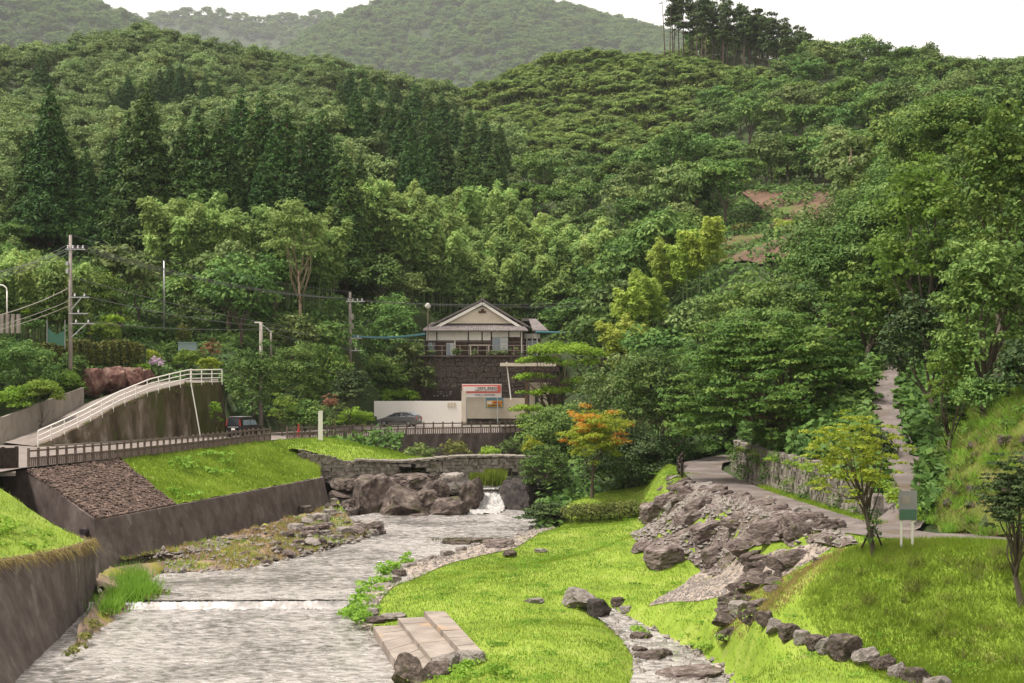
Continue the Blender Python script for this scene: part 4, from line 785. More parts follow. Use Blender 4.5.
for a, b in ((528,532),(533,537)): hpanel('pane', a, b, 340, 355, 'glass', 2.15, .05)
# roof: big gable facing us over a tiled skirt roof, hipped wing on the right
ex0, ex1 = hx(423.5), hx(528); zs0, zs1 = hz(331.8), hz(323.3); apx, apz = hx(482.5), hz(301.5)
def tile_slope(g, a, b, c, d, rows):
    """pan-tiled slope a,b (eave) to d,c (top): slab plus round ribs"""
    a, b, c, d = [np.asarray(v, float) for v in (a, b, c, d)]; n = np.cross(b-a, d-a); n /= np.linalg.norm(n); n = n if n[2] > 0 else -n
    V = [a, b, c, d] + [v + n*.12 for v in (a, b, c, d)]; g.add(np.array(V), BF)
    for k in range(rows+1):
        f = k/rows; g.add(*tube([a*(1-f)+b*f+n*.13, d*(1-f)+c*f+n*.13], .06, 6))
g = Geo(); tile_slope(g, (ex0, Yh-1.1, zs0), (ex1, Yh-1.1, zs0), (ex1-1.0, Yh+.55, zs1), (ex0+1.0, Yh+.55, zs1), 42); g.build('skirt_roof', M['tile'], hs_, w=True)
g = Geo()
tile_slope(g, (hx(424), Yh-.2, hz(330.2)), (hx(424), Yh+11, hz(330.2)), (apx, Yh+11, apz), (apx, Yh-.2, apz), 36)
tile_slope(g, (hx(530), Yh-.2, hz(328.6)), (hx(530), Yh+11, hz(328.6)), (apx, Yh+11, apz), (apx, Yh-.2, apz), 36)
rf = g.build('main_roof', M['tile'], hs_, w=True)
def sub(g, name, mat, par): g.V = [v-np.array(hs_.location) for v in g.V]; return g.build(name, M[mat], par)
sub(Geo().add(*beam((apx, Yh-.35, apz+.22), (apx, Yh+11, apz+.22), .36, .34)), 'ridge', 'tile', rf)
for ex, ez in ((hx(425.5), hz(329.6)), (hx(527.5), hz(327.8))):
    sub(Geo().add(*beam((apx, Yh-.28, apz+.16), (ex, Yh-.28, ez+.14), .26, .2)), 'verge_tile', 'tile', rf)
    sub(Geo().add(*beam((apx, Yh-.3, apz-.22), (ex+(.5 if ex < apx else -.5), Yh-.3, ez-.12), .1, .3)), 'barge_board', 'white', rf)
zg = hz(322.8)
V = np.array([(hx(440), Yh-.02, zg), (hx(515.5), Yh-.02, zg), (apx, Yh-.02, hz(306.5)), (hx(440), Yh+.3, zg), (hx(515.5), Yh+.3, zg), (apx, Yh+.3, hz(306.5))])
gg = Geo().add(V, [[0,1,2],[3,5,4]]).add(V, [[0,3,4,1],[1,4,5,2],[2,5,3,0]]).build('gable_wall', M['cream'], hs_, w=True)
sub(Geo().add(*beam((hx(478.5), Yh-.12, hz(312)), (hx(486), Yh-.12, hz(312)), .1, .18)).add(*beam((apx, Yh-.12, hz(309)), (apx, Yh-.12, hz(312)), .3, .3)), 'gable_ornament', 'wood', gg)
sub(Geo().add(*beam((hx(438), Yh-.08, hz(322.8)), (hx(517), Yh-.08, hz(322.8)), .12, .14)), 'gable_beam', 'cream', gg)
g = Geo(); wx0, wx1 = hx(519), hx(545); tile_slope(g, (wx0+1.6, Yh+.9, hz(331.5)), (wx1+.3, Yh+.9, hz(331.5)), (hx(536), Yh+4.5, hz(318.5)), (wx0+1.2, Yh+4.5, hz(318.5)), 12)
tile_slope(g, (wx1+.3, Yh+.9, hz(331.5)), (wx1+.3, Yh+10, hz(331.5)), (hx(536), Yh+9, hz(318.5)), (hx(536), Yh+4.5, hz(318.5)), 16)
wr_ = g.build('wing_roof', M['tile'], hs_, w=True); sub(Geo().add(*beam((hx(522), Yh+4.5, hz(318)), (hx(536.5), Yh+4.5, hz(318)), .3, .3)), 'ridge', 'tile', wr_)
# terrace wall, its railing, plants' trough
tw = Geo(); B_ = [(-10.9,156.7,5.4),(5.2,156.7,5.4)]
rubble(tw, B_, [(-10.9,156.9,13.25),(5.2,156.9,13.25)], .7, .55, .8, 1, None, .05)
tag(tw.build('terrace_wall', M['rock']), 'tall dark stone retaining wall below the house', 'retaining wall')
tag(Geo().add(*box((-2.85,157.0,13.33),(16.6,1.1,.14))).build('terrace_coping', M['wall']), 'concrete coping along the top of the dark wall below the house', 'coping')
tr = empty('terrace_railing', (-3,156.8,13.4), 'thin pale railing along the terrace edge in front of the house', 'railing')
for px in range(424, 541, 9): p = PX(px, 357, 156.8); Geo().add(*box((p.x,156.8,13.95),(.06,.06,1.15))).build('post', M['conc'], tr, w=True)
for z in (13.95, 14.5): Geo().add(*beam((-9.8,156.8,z),(3.2,156.8,z),.05)).build('rail', M['conc'], tr, w=True)
tag(Geo().add(*box((hx(480),157.5,14.55),(2.4,.5,.08))).add(*box((hx(471),157.5,14.0),(.1,.4,1.1))).add(*box((hx(489),157.5,14.0),(.1,.4,1.1))).build('laundry_table', M['cream']), 'pale narrow table on the terrace in front of the house window', 'table')

# ---- white walls, signs, canopy by the road
def upright(name, pxa, pxb, pyt, pyb, Y, th, mat, label, cat):
    a, b = PX(pxa, pyb, Y), PX(pxb, pyb, Y); t = PX(pxa, pyt, Y).z
    return tag(Geo().add(*box(((a.x+b.x)/2, Y+th/2, (t+a.z)/2), (b.x-a.x, th, t-a.z))).build(name, M[mat]), label, cat)
upright('boundary_wall', 374, 462, 401, 426, 151.2, .25, 'white', 'long low white plastered wall behind the grey parked car', 'wall')
upright('wall_pillar', 461.5, 466, 391, 424, 151, .5, 'cream', 'cream pillar where the two white walls meet', 'pillar')
upright('boundary_wall', 466.5, 527, 398, 418.5, 157-1.6, .25, 'cream', 'set back white wall carrying the yellow sign', 'wall')
upright('rubbish_shed', 368, 374, 401, 424, 152, 1.2, 'deckwood', 'dark narrow shed end at the left of the white wall', 'shed')
s_ = empty('notice_plate', tuple(PX(451,405,151.1)), 'small grey notice plate with faint columns on the white wall', 'notice')
for k in range(3): a = PX(447.5+k*3, 402.5, 151.17); Geo().add(*box((a.x+.12,151.17,a.z-.25),(.26,.03,.5))).build('panel', M['cream'], s_, w=True)
# red and white shop sign
rs = empty('shop_sign', tuple(PX(482,398,154)), 'red and white shop sign board standing behind the white wall', 'sign'); Ys = 154.0
def spanel(name, a, b, c, d, mat, y, th, par, Y=Ys, base=None):
    A, B = PX(a, c, Y), PX(b, d, Y); g = Geo().add(*box(((A.x+B.x)/2, Y+y, (A.z+B.z)/2), (B.x-A.x, th, A.z-B.z))); g.V = [v-np.array(base.location if base else par.location) for v in g.V]; return g.build(name, M[mat], par)
spanel('board', 462, 501.5, 384, 397.5, 'signwhite', .08, .12, rs); spanel('red_field', 462.5, 500.8, 385, 393, 'signred', 0, .03, rs)
spanel('white_band', 463, 497.5, 386.4, 391.2, 'signwhite', -.03, .03, rs)
for a in (466, 497): spanel('leg', a, a+1, 397, 424, 'steel', .1, .1, rs)
def strokes(par, x0, x1, yt, yb, n, mat, Y, y, seed, slant=.5):
    r = random.Random(seed); g = Geo(); w = (x1-x0)/n
    for k in range(n):          # unreadable lettering: stems, bars and bowls
        a = x0 + w*k; kind = r.randrange(4)
        def ln(xa, ya, xb, yb_): p, q = PX(xa, ya, Y), PX(xb, yb_, Y); g.add(*beam((p.x, Y+y, p.z), (q.x, Y+y, q.z), .012, .085))
        ln(a+w*.15, yb, a+w*.15+slant, yt)
        if kind != 1: ln(a+w*.15+slant, yt+.2, a+w*.8+slant, yt+.2)
        if kind in (0, 2): ln(a+w*.75, yb, a+w*.75+slant, yt)
        if kind in (1, 2): ln(a+w*.15, yb-.2, a+w*.8, yb-.2)
        if kind in (0, 3): ln(a+w*.15+slant*.5, (yt+yb)/2, a+w*.75+slant*.5, (yt+yb)/2)
    g.V = [v-np.array(par.location) for v in g.V]; return g.build('lettering', M[mat], par)
strokes(rs, 475, 497, 387.2, 390.6, 11, 'ink', Ys, -.055, 4); strokes(rs, 475, 495, 394.3, 395.8, 11, 'signgrey', Ys, .01, 9, .1)
ys = empty('notice_board', tuple(PX(494,403,155.2)), 'yellow and blue notice board on the set back white wall', 'sign')
spanel('board', 485.8, 503.2, 397.6, 408, 'signblue', .02, .08, ys, 155.2); spanel('yellow_field', 486.8, 502.4, 400.6, 407.2, 'signyel', -.04, .03, ys, 155.2); spanel('white_field', 487.2, 492, 401.2, 404, 'signwhite', -.07, .02, ys, 155.2)
strokes(ys, 493, 502, 401.5, 403.6, 6, 'signred', 155.2, -.075, 2); strokes(ys, 488, 501, 404.8, 406.4, 9, 'ink', 155.2, -.075, 3)
dw = empty('dark_sign', tuple(PX(440,394,155.6)), 'dark low panel with faint pale lettering behind the white wall', 'sign'); spanel('board', 427, 460, 388, 398.6, 'deckwood', 0, .1, dw, 155.6); strokes(dw, 433, 452, 391.5, 396, 6, 'signgrey', 155.6, -.08, 8)
# canopy and white kiosk at the right of the sign
cn = empty('canopy', tuple(PX(525,425,151)), 'flat cream carport canopy on dark posts right of the shop sign', 'canopy')
A, B = PX(500,364.5,149.5), PX(556,364.5,149.5); Geo().add(*box(((A.x+B.x)/2,151.3,A.z),(B.x-A.x,4.2,.34))).build('roof_slab', M['cream'], cn, w=True)
def cpost(name, pa_, pb_, w, mat): Geo().add(*beam(pa_, pb_, w, w)).build(name, M[mat], cn, w=True)
cpost('post', PX(526.5,424,150.5), PX(526.5,366,150.5), .36, 'bark_red'); cpost('leaning_pole', PX(511,400,150), PX(506.5,362,150), .13, 'rail')
kq = empty('kiosk', tuple(PX(536,424,153)), 'small white kiosk under the canopy behind the pine', 'kiosk')
A, B = PX(530,384,152.5), PX(549,424,152.5); Geo().add(*box(((A.x+B.x)/2,153.9,(A.z+B.z)/2),(B.x-A.x,2.6,A.z-B.z))).build('wall', M['cream'], kq, w=True); spanel('window', 535, 543, 395, 404, 'glass_dark', -.04, .05, kq, 152.5); spanel('mullion', 538.5, 540.5, 395, 404, 'cream', -.08, .05, kq, 152.5)
Geo().add(*box(((A.x+B.x)/2,153.9,A.z+.06),(B.x-A.x+.4,3.0,.14))).build('roof', M['cream'], kq, w=True)

# ================================================================== CARS
def car(name, label, cat, loc, rz, L, Wd, body, cabin, paint, wheels, r, glass, cab_mat, tum=.12):
    """body and cabin are side profiles (x forward, z up); both are lofted over the width with rounded shoulders"""
    e = empty(name, loc, label, cat, None, rz)
    def solid(prof, ws):
        P = np.array(prof, float); n = len(P); rows = []; c = P.mean(0)
        for y, s in ws: q = c + (P-c)*s; rows.append(np.column_stack([q[:,0], np.full(n, y), q[:,1]]))
        V = np.concatenate(rows); g = Geo(); Fa = [[i*n+k, i*n+(k+1)%n, (i+1)*n+(k+1)%n, (i+1)*n+k] for i in range(len(ws)-1) for k in range(n)]
        g.add(V, Fa); V2 = np.vstack([V, [[c[0], ws[0][0], c[1]], [c[0], ws[-1][0], c[1]]]]); m = len(ws)*n
        g.add(V2, [[m, (k+1)%n, k] for k in range(n)] + [[m+1, (len(ws)-1)*n+k, (len(ws)-1)*n+(k+1)%n] for k in range(n)]); return g
    h = Wd/2
    b = solid(body, [(-h,.93),(-h+.03,.975),(-h+.1,1),(h-.1,1),(h-.03,.975),(h,.93)]).build('body', M[paint], e, smooth=False)
    cb = solid(cabin, [(-h+.05+tum,.93),(-h+.13+tum*.6,1),(h-.13-tum*.6,1),(h-.05-tum,.93)]).build('cabin', M[cab_mat], e)
    for x in wheels:
        for s in (-1, 1):
            w_ = Geo().add(*tube([(x, s*(h-.2), r), (x, s*(h-.19), r), (x, s*(h+.005), r), (x, s*(h+.015), r)], [r*.9, r, r, r*.9], 20)).build('wheel', M['tyre'], e, smooth=False)
            Geo().add(*tube([(x, s*(h-.05), r), (x, s*(h+.022), r), (x, s*(h+.03), r)], [r*.62, r*.62, r*.5], 16)).build('rim', M['rim'], w_)
    for nm, (pts, mt) in glass.items():
        for q in pts:
            q = np.array(q, float); nn = np.cross(q[1]-q[0], q[2]-q[0]); nn /= np.linalg.norm(nn); V = np.vstack([q - nn*.012, q + nn*.012]); k = len(q)
            g = Geo().add(V, [[i, (i+1)%k, k+(i+1)%k, k+i] for i in range(k)]); g.add(V, [list(range(k))[::-1], list(range(k, 2*k))]); g.build(nm, M[mt], e)
    return e
ps = PX(399.5,427.2,147.4); y_ = .80
def sidepane(pts, yl, yh):  # side windows on both sides; lower edge at yl, upper at yh half width
    o = []
    for s in (-1, 1): o.append([(x, s*(yl if lo else yh), z) for x, z, lo in pts])
    return o
car('parked_car', 'dark grey hatchback parked in front of the long white wall', 'car', (ps.x, ps.y, 5.9), math.radians(163), 4.4, 1.74,
    [(2.2,.3),(2.24,.5),(2.12,.72),(1.35,.93),(.6,1.0),(-1.5,1.06),(-2.1,1.06),(-2.2,.8),(-2.2,.35),(-2.05,.2),(-1.72,.2),(-1.62,.5),(-1.3,.62),(-.98,.5),(-.88,.2),(1.0,.2),(1.08,.5),(1.4,.62),(1.72,.5),(1.82,.2),(2.05,.2)],
    [(1.35,.9),(.2,1.43),(-.4,1.5),(-1.1,1.45),(-2.0,1.12),(-2.05,.95)], 'car_grey', (1.4,-1.3), .31,
    {'side_window': (sidepane([(.95,1.03,1),(.18,1.37,0),(-.3,1.43,0),(-.32,1.02,1)], .83, .69) + sidepane([(-.4,1.02,1),(-.38,1.43,0),(-1.0,1.38,0),(-1.6,1.15,0),(-1.5,1.06,1)], .83, .69), 'glass_dark'),
     'rear_window': ([[(-1.2,-.6,1.45),(-1.2,.6,1.45),(-1.96,.68,1.155),(-1.96,-.68,1.155)]], 'glass'), 'windscreen': ([[(1.28,-.68,.96),(1.28,.68,.96),(.25,.6,1.43),(.25,-.6,1.43)]], 'glass_dark'),
     'tail_light': ([[(-2.12,s*.62,1.05),(-2.14,s*.85,1.0),(-2.215,s*.83,.72),(-2.215,s*.66,.74)] for s in (-1,1)], 'red'), 'headlight': ([[(2.1,s*.5,.74),(1.7,s*.82,.84),(1.95,s*.86,.66),(2.2,s*.6,.6)] for s in (-1,1)], 'lens'),
     'number_plate': ([[(-2.225,-.17,.62),(-2.225,.17,.62),(-2.225,.17,.78),(-2.225,-.17,.78)]], 'plate'),
     'bumper': ([[(-2.23,-.8,.34),(-2.23,.8,.34),(-2.23,.8,.48),(-2.23,-.8,.48)]], 'car_black')}, 'car_grey')
vp = PX(244.5,438,120.2)
car('parked_van', 'small dark boxy van seen from behind on the road beside the picket fence', 'van', (vp.x, vp.y, 5.9), math.radians(68), 3.4, 1.5,
    [(1.68,.3),(1.7,.7),(1.5,.92),(1.1,1.0),(-1.66,1.0),(-1.7,.9),(-1.7,.3),(-1.6,.22),(-1.45,.22),(-1.38,.46),(-1.12,.56),(-.86,.46),(-.79,.22),(.8,.22),(.87,.46),(1.13,.56),(1.39,.46),(1.46,.22),(1.6,.22)],
    [(1.2,.95),(.62,1.6),(.3,1.7),(-1.4,1.72),(-1.6,1.66),(-1.7,.95)], 'car_black', (1.13,-1.12), .28,
    {'rear_window': ([[(-1.715,-.6,1.04),(-1.715,.6,1.04),(-1.64,.52,1.6),(-1.64,-.52,1.6)]], 'glass_dark'),
     'side_window': (sidepane([(.85,1.03,1),(.52,1.55,0),(-.1,1.6,0),(-.12,1.03,1)], .72, .615) + sidepane([(-.2,1.03,1),(-.18,1.6,0),(-1.2,1.6,0),(-1.3,1.03,1)], .72, .615), 'glass'),
     'windscreen': ([[(1.16,-.6,1.0),(1.16,.6,1.0),(.66,.55,1.58),(.66,-.55,1.58)]], 'glass_dark'),
     'tail_light': ([[(-1.725,s*.66,1.0),(-1.725,s*.72,1.0),(-1.67,s*.635,1.55),(-1.67,s*.59,1.55)] for s in (-1,1)], 'red'),
     'chrome_strip': ([[(-1.725,-.5,.86),(-1.725,.5,.86),(-1.725,.5,.92),(-1.725,-.5,.92)]], 'steel'), 'number_plate': ([[(-1.73,-.17,.64),(-1.73,.17,.64),(-1.73,.17,.8),(-1.73,-.17,.8)]], 'plate'),
     'roof_trim': ([[(.3,-.56,1.735),(.3,.56,1.735),(-1.5,.56,1.745),(-1.5,-.56,1.745)]], 'steel'), 'headlight': ([[(1.62,s*.4,.7),(1.5,s*.7,.84),(1.55,s*.74,.7),(1.69,s*.5,.6)] for s in (-1,1)], 'lens')}, 'car_black', .05)
cn_ = hit(302,424); tag(Geo().add(*tube([(-18.35,122.3,5.85),(-18.35,122.3,5.9)],.2,10)).add(*tube([(-18.35,122.3,5.9),(-18.35,122.3,6.95)],[.15,.04],12)).build('traffic_cone', M['red']), 'red traffic cone at the road edge before the bushes', 'traffic cone')

# sign on two posts on the mound
gp = hit(905,547); sb = empty('information_sign', tuple(gp), 'small grey and green sign board on two white posts on the grassy mound', 'sign')
for dx in (-.13, .25): Geo().add(*tube([(dx,0,-.3),(dx,0,1.85)], .045, 8)).build('post', M['rail'], sb)
Geo().add(*box((.08,-.07,1.42),(.62,.04,1.0),.05)).build('board', M['signgrey'], sb); Geo().add(*box((.08,-.1,1.12),(.56,.03,.34),.05)).build('green_panel', M['signgreen'], sb); Geo().add(*box((.0,-.1,1.62),(.3,.03,.26),.05)).build('photo_panel', M['conc'], sb)
# garden odds and ends at left
nx_ = PX(58,342,121); nt_ = empty('net_screen', tuple(nx_), 'green net screen between thin posts in the garden behind the brown pole', 'net')
for i, px in enumerate((47,65)): p = PX(px,342,121); Geo().add(*tube([(p.x,p.y,p.z-.6),(p.x,p.y,p.z+1.9)],.035,6)).build('post', M['steel'], nt_, w=True)
a, b = PX(47,342,121), PX(65,342,121); V, Fa = loft([[(a.x,a.y,a.z-.3),(b.x,b.y,b.z-.3)],[(a.x+.1,a.y,a.z+1.2),((a.x+b.x)/2,a.y,a.z+.6),(b.x-.1,b.y,b.z+.95)]], 14, 6); V = np.vstack([V, V+[0,.03,0]]); k = len(V)//2; Geo().add(V, np.vstack([Fa, Fa[:, ::-1]+k])).build('mesh_sheet', M['net'], nt_, w=True)
pp = PX(8,320,112); ww_ = empty('garden_wall', tuple(pp), 'pale paling wall with a coping at the far left garden edge', 'wall')
for k in range(7): p = PX(-14+k*5.4,330,112); Geo().add(*box((p.x,p.y,p.z+.5),(.24,.25,1.5))).build('pillar', M['conc'], ww_, w=True)
bt_ = PX(188,349,133); tag(Geo().add(*box((bt_.x,bt_.y,bt_.z+.2),(1.7,1.0,.75),.1,.01,.95)).add(*box((bt_.x,bt_.y,bt_.z+.6),(1.8,1.1,.08),.1)).build('garden_tank', M['tank']), 'pale grey-blue storage tank among the garden shrubs at the end of the dark hedge', 'tank')

# ================================================================== FOLIAGE
def unit(v): return v / (np.linalg.norm(v, axis=-1, keepdims=True) + 1e-9)
def leaves(C, Nn, size, r, aspect=1.7, jit=.55, droop=0.0):
    """leaf-shaped faces at C, roughly facing Nn"""
    n = len(C); Nn = unit(Nn + jit*r.normal(size=(n,3))); U = unit(np.cross(Nn, r.normal(size=(n,3))))
    if droop: U = unit(U*(1-droop) + np.array([0,0,-1.])*droop); U = unit(U - Nn*(U*Nn).sum(1)[:, None])
    Vv = np.cross(Nn, U); s = (size * r.uniform(.65, 1.35, n))[:, None]
    V = np.stack([C + U*s*aspect/2, C + Vv*s/2, C - U*s*aspect/2, C - Vv*s/2], 1).reshape(-1, 3)
    return V, np.arange(4*n).reshape(n, 4)
DENS = 1.9
def clumps(g, L, leaf, dens, r, m=0, up=.4, aspect=1.7, jit=.42, droop=0, tvar=.16):
    """L rows: x,y,z,radius,vertical squash,tint"""
    leaf = leaf*.82
    for x, y, z, R, sq, t in L:
        n = max(8, int(dens*DENS * R*R / (leaf*leaf))); d = unit(r.normal(size=(n,3))); d[:, 2] = np.where(d[:, 2] < -.25, -d[:, 2]*.6, d[:, 2]); d = unit(d)
        C = np.array([x, y, z]) + d * R * r.uniform(.55, 1.08, n)[:, None] * np.array([1, 1, sq])
        V, Fa = leaves(C, d + np.array([0,0,up]), leaf, r, aspect, jit, droop)
        g.add(V, Fa, m, np.clip(t + r.normal(0, tvar, n), 0, 1))
def dome(r, n, rx, rz, zc, lr=(.2,.36), shell=(.6,.98), low=-.45, sq=.75, ry=None):
    """foliage lobes over an uneven dome"""
    d = unit(r.normal(size=(n,3))); d[:, 2] = np.where(d[:, 2] < low, -d[:, 2], d[:, 2]); k = r.uniform(*shell, n)[:, None]
    ry = ry or rx; bump = 1 + .14*np.sin(3*np.arctan2(d[:,1], d[:,0]) + r.uniform(0,6)) + .08*np.sin(5*np.arctan2(d[:,1], d[:,0]) + r.uniform(0,6))
    P = d*k*np.array([rx, ry, rz])*bump[:, None]; P[:, 2] += zc; R = r.uniform(*lr, n)*rx
    return np.column_stack([P, R, np.full(n, sq)*r.uniform(.8,1.2,n), np.clip(r.normal(.5,.17,n), 0, 1)])
def limbs(g, r, h0, L, k, rad, m=1, lean=(0,0), base=(0,0,0)):
    """tapered trunk and limbs reaching into the lobes"""
    base = np.array(base, float); top = base + np.array([lean[0], lean[1], h0]); mid = base + (top-base)*.5 + r.normal(0, .04*h0, 3)*[1,1,0]
    g.add(*tube([base - [0,0,.4], base + [0,0,.1], mid, top], [rad*1.35, rad*1.1, rad*.85, rad*.7], 9), m)
    for i in r.permutation(len(L))[:k]:
        e = L[i, :3]; s0 = top - (top-mid)*r.uniform(0,1.1); q = s0 + (e-s0)*.5 + r.normal(0, .07, 3)*np.linalg.norm(e-s0) + [0,0,-.06*np.linalg.norm(e-s0)]
        g.add(*tube([s0, q, e], [rad*.42, rad*.24, rad*.05], 6), m)
# ---- shared shapes for the hills
def broad_mesh(seed, mat, n=46, rx=3.1, rz=2.7, zc=4.2, leaf=.33, dens=1.7, sq=.7, aspect=1.6):
    r = np.random.default_rng(seed); g = Geo(); L = dome(r, n, rx, rz, zc, lr=(.22,.4), sq=sq); clumps(g, L, leaf, dens, r, 0, .5, aspect); limbs(g, r, 2.6, L, 5, .2)
    return g.mesh('broadleaf_shape', [M[mat], M['bark']])
def cedar_mesh(seed, h=16, R=3.4):
    r = np.random.default_rng(seed); g = Geo(); L = []
    z = h*.1
    while z < h*.985:
        t = (z-h*.1)/(h*.9); rad = R*(1-t)**.85*(.92+.16*r.random()); k = max(2, int(6.5*rad+1)); a0 = r.uniform(0,6)
        for i in range(k):
            a = a0 + i*2*math.pi/k + r.normal(0,.2); q = rad*r.uniform(.6,1.0); L.append((q*math.cos(a), q*math.sin(a), z - .18*q + r.normal(0,.2), max(.28, .28*rad*r.uniform(.8,1.25)+.22), .95, np.clip(r.normal(.5,.17),0,1)))
        z += .55*(.55+.55*(1-t))
    L.append((0,0,h-.2,.22,2.2,.6)); clumps(g, L, .22, 1.7, r, 0, .25, 2.4, .45, .4)
    g.add(*tube([(0,0,-.5),(0,0,h*.5),(0,0,h*.97)], [.34,.22,.03], 8), 1); return g.mesh('cedar_shape', [M['cedar'], M['bark_red']])
def bamboo_mesh(seed, mat, h=12.5, leaf=.25):
    r = np.random.default_rng(seed); g = Geo()
    for c in range(4):
        a = r.uniform(0,6.28); bx, by = 1.25*math.cos(c*1.7+r.uniform(0,.6)), 1.25*math.sin(c*1.7+r.uniform(0,.6)); hh = h*r.uniform(.66,1.0); ln = r.uniform(1.0,2.4); P = []
        for i in range(9):
            t = i/8; P.append((bx + ln*t**3*math.cos(a), by + ln*t**3*math.sin(a), hh*(t - .12*t**5)))
        g.add(*tube(P, np.linspace(.07,.02,9), 5), 1); L = []; tone = r.normal(0,.1)
        for k in range(20):
            t = .35 + .68*(k+.5)/20; i = min(7, int(t*8)); f = t*8-i; p = np.array(P[i])*(1-f)+np.array(P[i+1])*f; w = .55 + .75*math.sin(min(1, max(0, (1.06-t)*2.6))*math.pi/2)
            for q in range(1 + (t > .6)):
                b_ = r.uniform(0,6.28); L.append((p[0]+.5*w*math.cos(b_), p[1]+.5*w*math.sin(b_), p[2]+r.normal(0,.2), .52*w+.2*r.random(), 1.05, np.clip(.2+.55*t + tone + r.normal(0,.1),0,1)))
        clumps(g, L, leaf, 1.5, r, 0, .35, 2.7, .38, .45, .1)
    return g.mesh('bamboo_shape', [M[mat], M['culm']])
def pine_mesh(seed, h=15):
    r = np.random.default_rng(seed); g = Geo(); L = []; bend = r.normal(0,.35,2)
    for k in range(30):
        t = r.uniform(.52,1); rad = 1.55*(1.3-t)*1.6; a = r.uniform(0,6.28); L.append((bend[0]*t+rad*r.random()*math.cos(a), bend[1]*t+rad*r.random()*math.sin(a), h*t, r.uniform(.6,1.0), .7, np.clip(r.normal(.5,.2),0,1)))
    gc = Geo(); clumps(gc, L, .34, 1.8, r, 0, .35, 2.2); gt = Geo().add(*tube([(0,0,-1),(bend[0]*.5,bend[1]*.5,h*.5),(bend[0],bend[1],h*.97)], [.15,.11,.04], 7))
    for k in range(5):
        z = h*r.uniform(.35,.6); a = r.uniform(0,6.28); gt.add(*tube([(bend[0]*z/h,bend[1]*z/h,z),(bend[0]*z/h+.9*math.cos(a),bend[1]*z/h+.9*math.sin(a),z+.25)],[.05,.015],4))
    return gc.mesh('pine_crown', [M['pine']]), gt.mesh('pine_trunk', [M['bark']])
BROAD = [broad_mesh(100+i, ['broad','broad','broad','broad_olive','bigtree'][i], rx=[3.1,3.4,2.8,3.1,3.6][i], rz=[2.6,2.2,2.9,2.5,2.4][i]) for i in range(5)]
PALE = [broad_mesh(170+i, ['broad_pale','broad_olive','broad_pale'][i], rx=[3.2,3.5,2.9][i], rz=[2.3,2.1,2.5][i]) for i in range(3)]
BROADN = [broad_mesh(110+i, ['broad','bigtree','broad'][i], n=80, rx=3.2, rz=2.9, zc=3.6, leaf=.17, dens=1.5) for i in range(3)]
YOUNG = [broad_mesh(120+i, 'young', n=34, rx=2.3, rz=1.0, zc=1.7, leaf=.3, dens=1.6, sq=.45, aspect=2.2) for i in range(3)]
CEDAR = [cedar_mesh(140+i, 16, [3.3,3.7,3.0][i]) for i in range(3)]
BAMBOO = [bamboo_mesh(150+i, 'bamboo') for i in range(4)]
PINE = [pine_mesh(160+i) for i in range(4)]
TREES = []      # (x, y, radius) of trees already standing
def inst(name, me, pos, s, label, cat, group, rz=None, zs=1.0):
    o = link(name, me); o.location = pos; o.scale = (s, s, s*zs); o.rotation_euler = (0, 0, rnd.uniform(0, 6.28) if rz is None else rz); TREES.append((pos[0], pos[1], 2.6*s))
    return tag(o, label, cat, group)
def place_top(px, py, h): return hit(px, py, h, 130)
# cedars: photo column and row of the tip, height
CED = [(50,124,17),(86,146,13),(72,150,12),(146,110,19),(128,150,15),(164,172,12),(198,114,17),(182,135,15),(222,128,16),(213,140,14),(241,92,16),(262,98,17),(287,108,17),(250,120,15),(275,130,15),(310,118,17),(322,118,16),(300,142,15),(338,135,16),(346,152,15),(322,160,14),(232,150,14),(112,140,14),(34,170,13),(360,160,13),(28,155,14),(205,165,14),(262,160,14),(285,170,13)]
for px, py, h in CED:
    h = h*1.15 if h >= 15 else h
    p = hit(px, py, h, 172); s = h/16
    inst('cedar_tree', rnd.choice(CEDAR), p, s, 'tall pointed dark green cedar in the stand on the left hillside', 'tree', 'cedars on the left hillside', zs=rnd.uniform(.97,1.04))
for px, py, h in [(41,57,14),(36,72,10),(48,75,9),(160,72,11),(170,65,11),(180,68,11),(190,73,10),(150,80,10),(142,84,10),(128,78,10),(205,78,10),(120,88,9),(108,92,9),(218,84,9)]:
    p = place_top(px, py, h); inst('cedar_tree', rnd.choice(CEDAR), p, h/16*1.1, 'distant dark conifer standing above the left hill broadleaf canopy', 'tree', 'distant conifers on the left hill')
for px, py, h in [(415,90,15),(428,98,15),(442,100,15),(405,110,14),(455,112,14),(470,118,14),(485,125,13),(500,130,12),(430,125,14),(410,140,13),(445,135,13),(465,140,13),(350,75,12),(365,78,12),(380,82,12),(395,85,12),(340,85,11),(355,95,12),(372,98,12),(390,104,12),(475,155,12),(430,160,12),(495,150,12)]:
    p = place_top(px, py, h); inst('cedar_tree', rnd.choice(CEDAR), p, h/16*1.12, 'dark conifer in the clump between the two hills', 'tree', 'conifers between the hills')
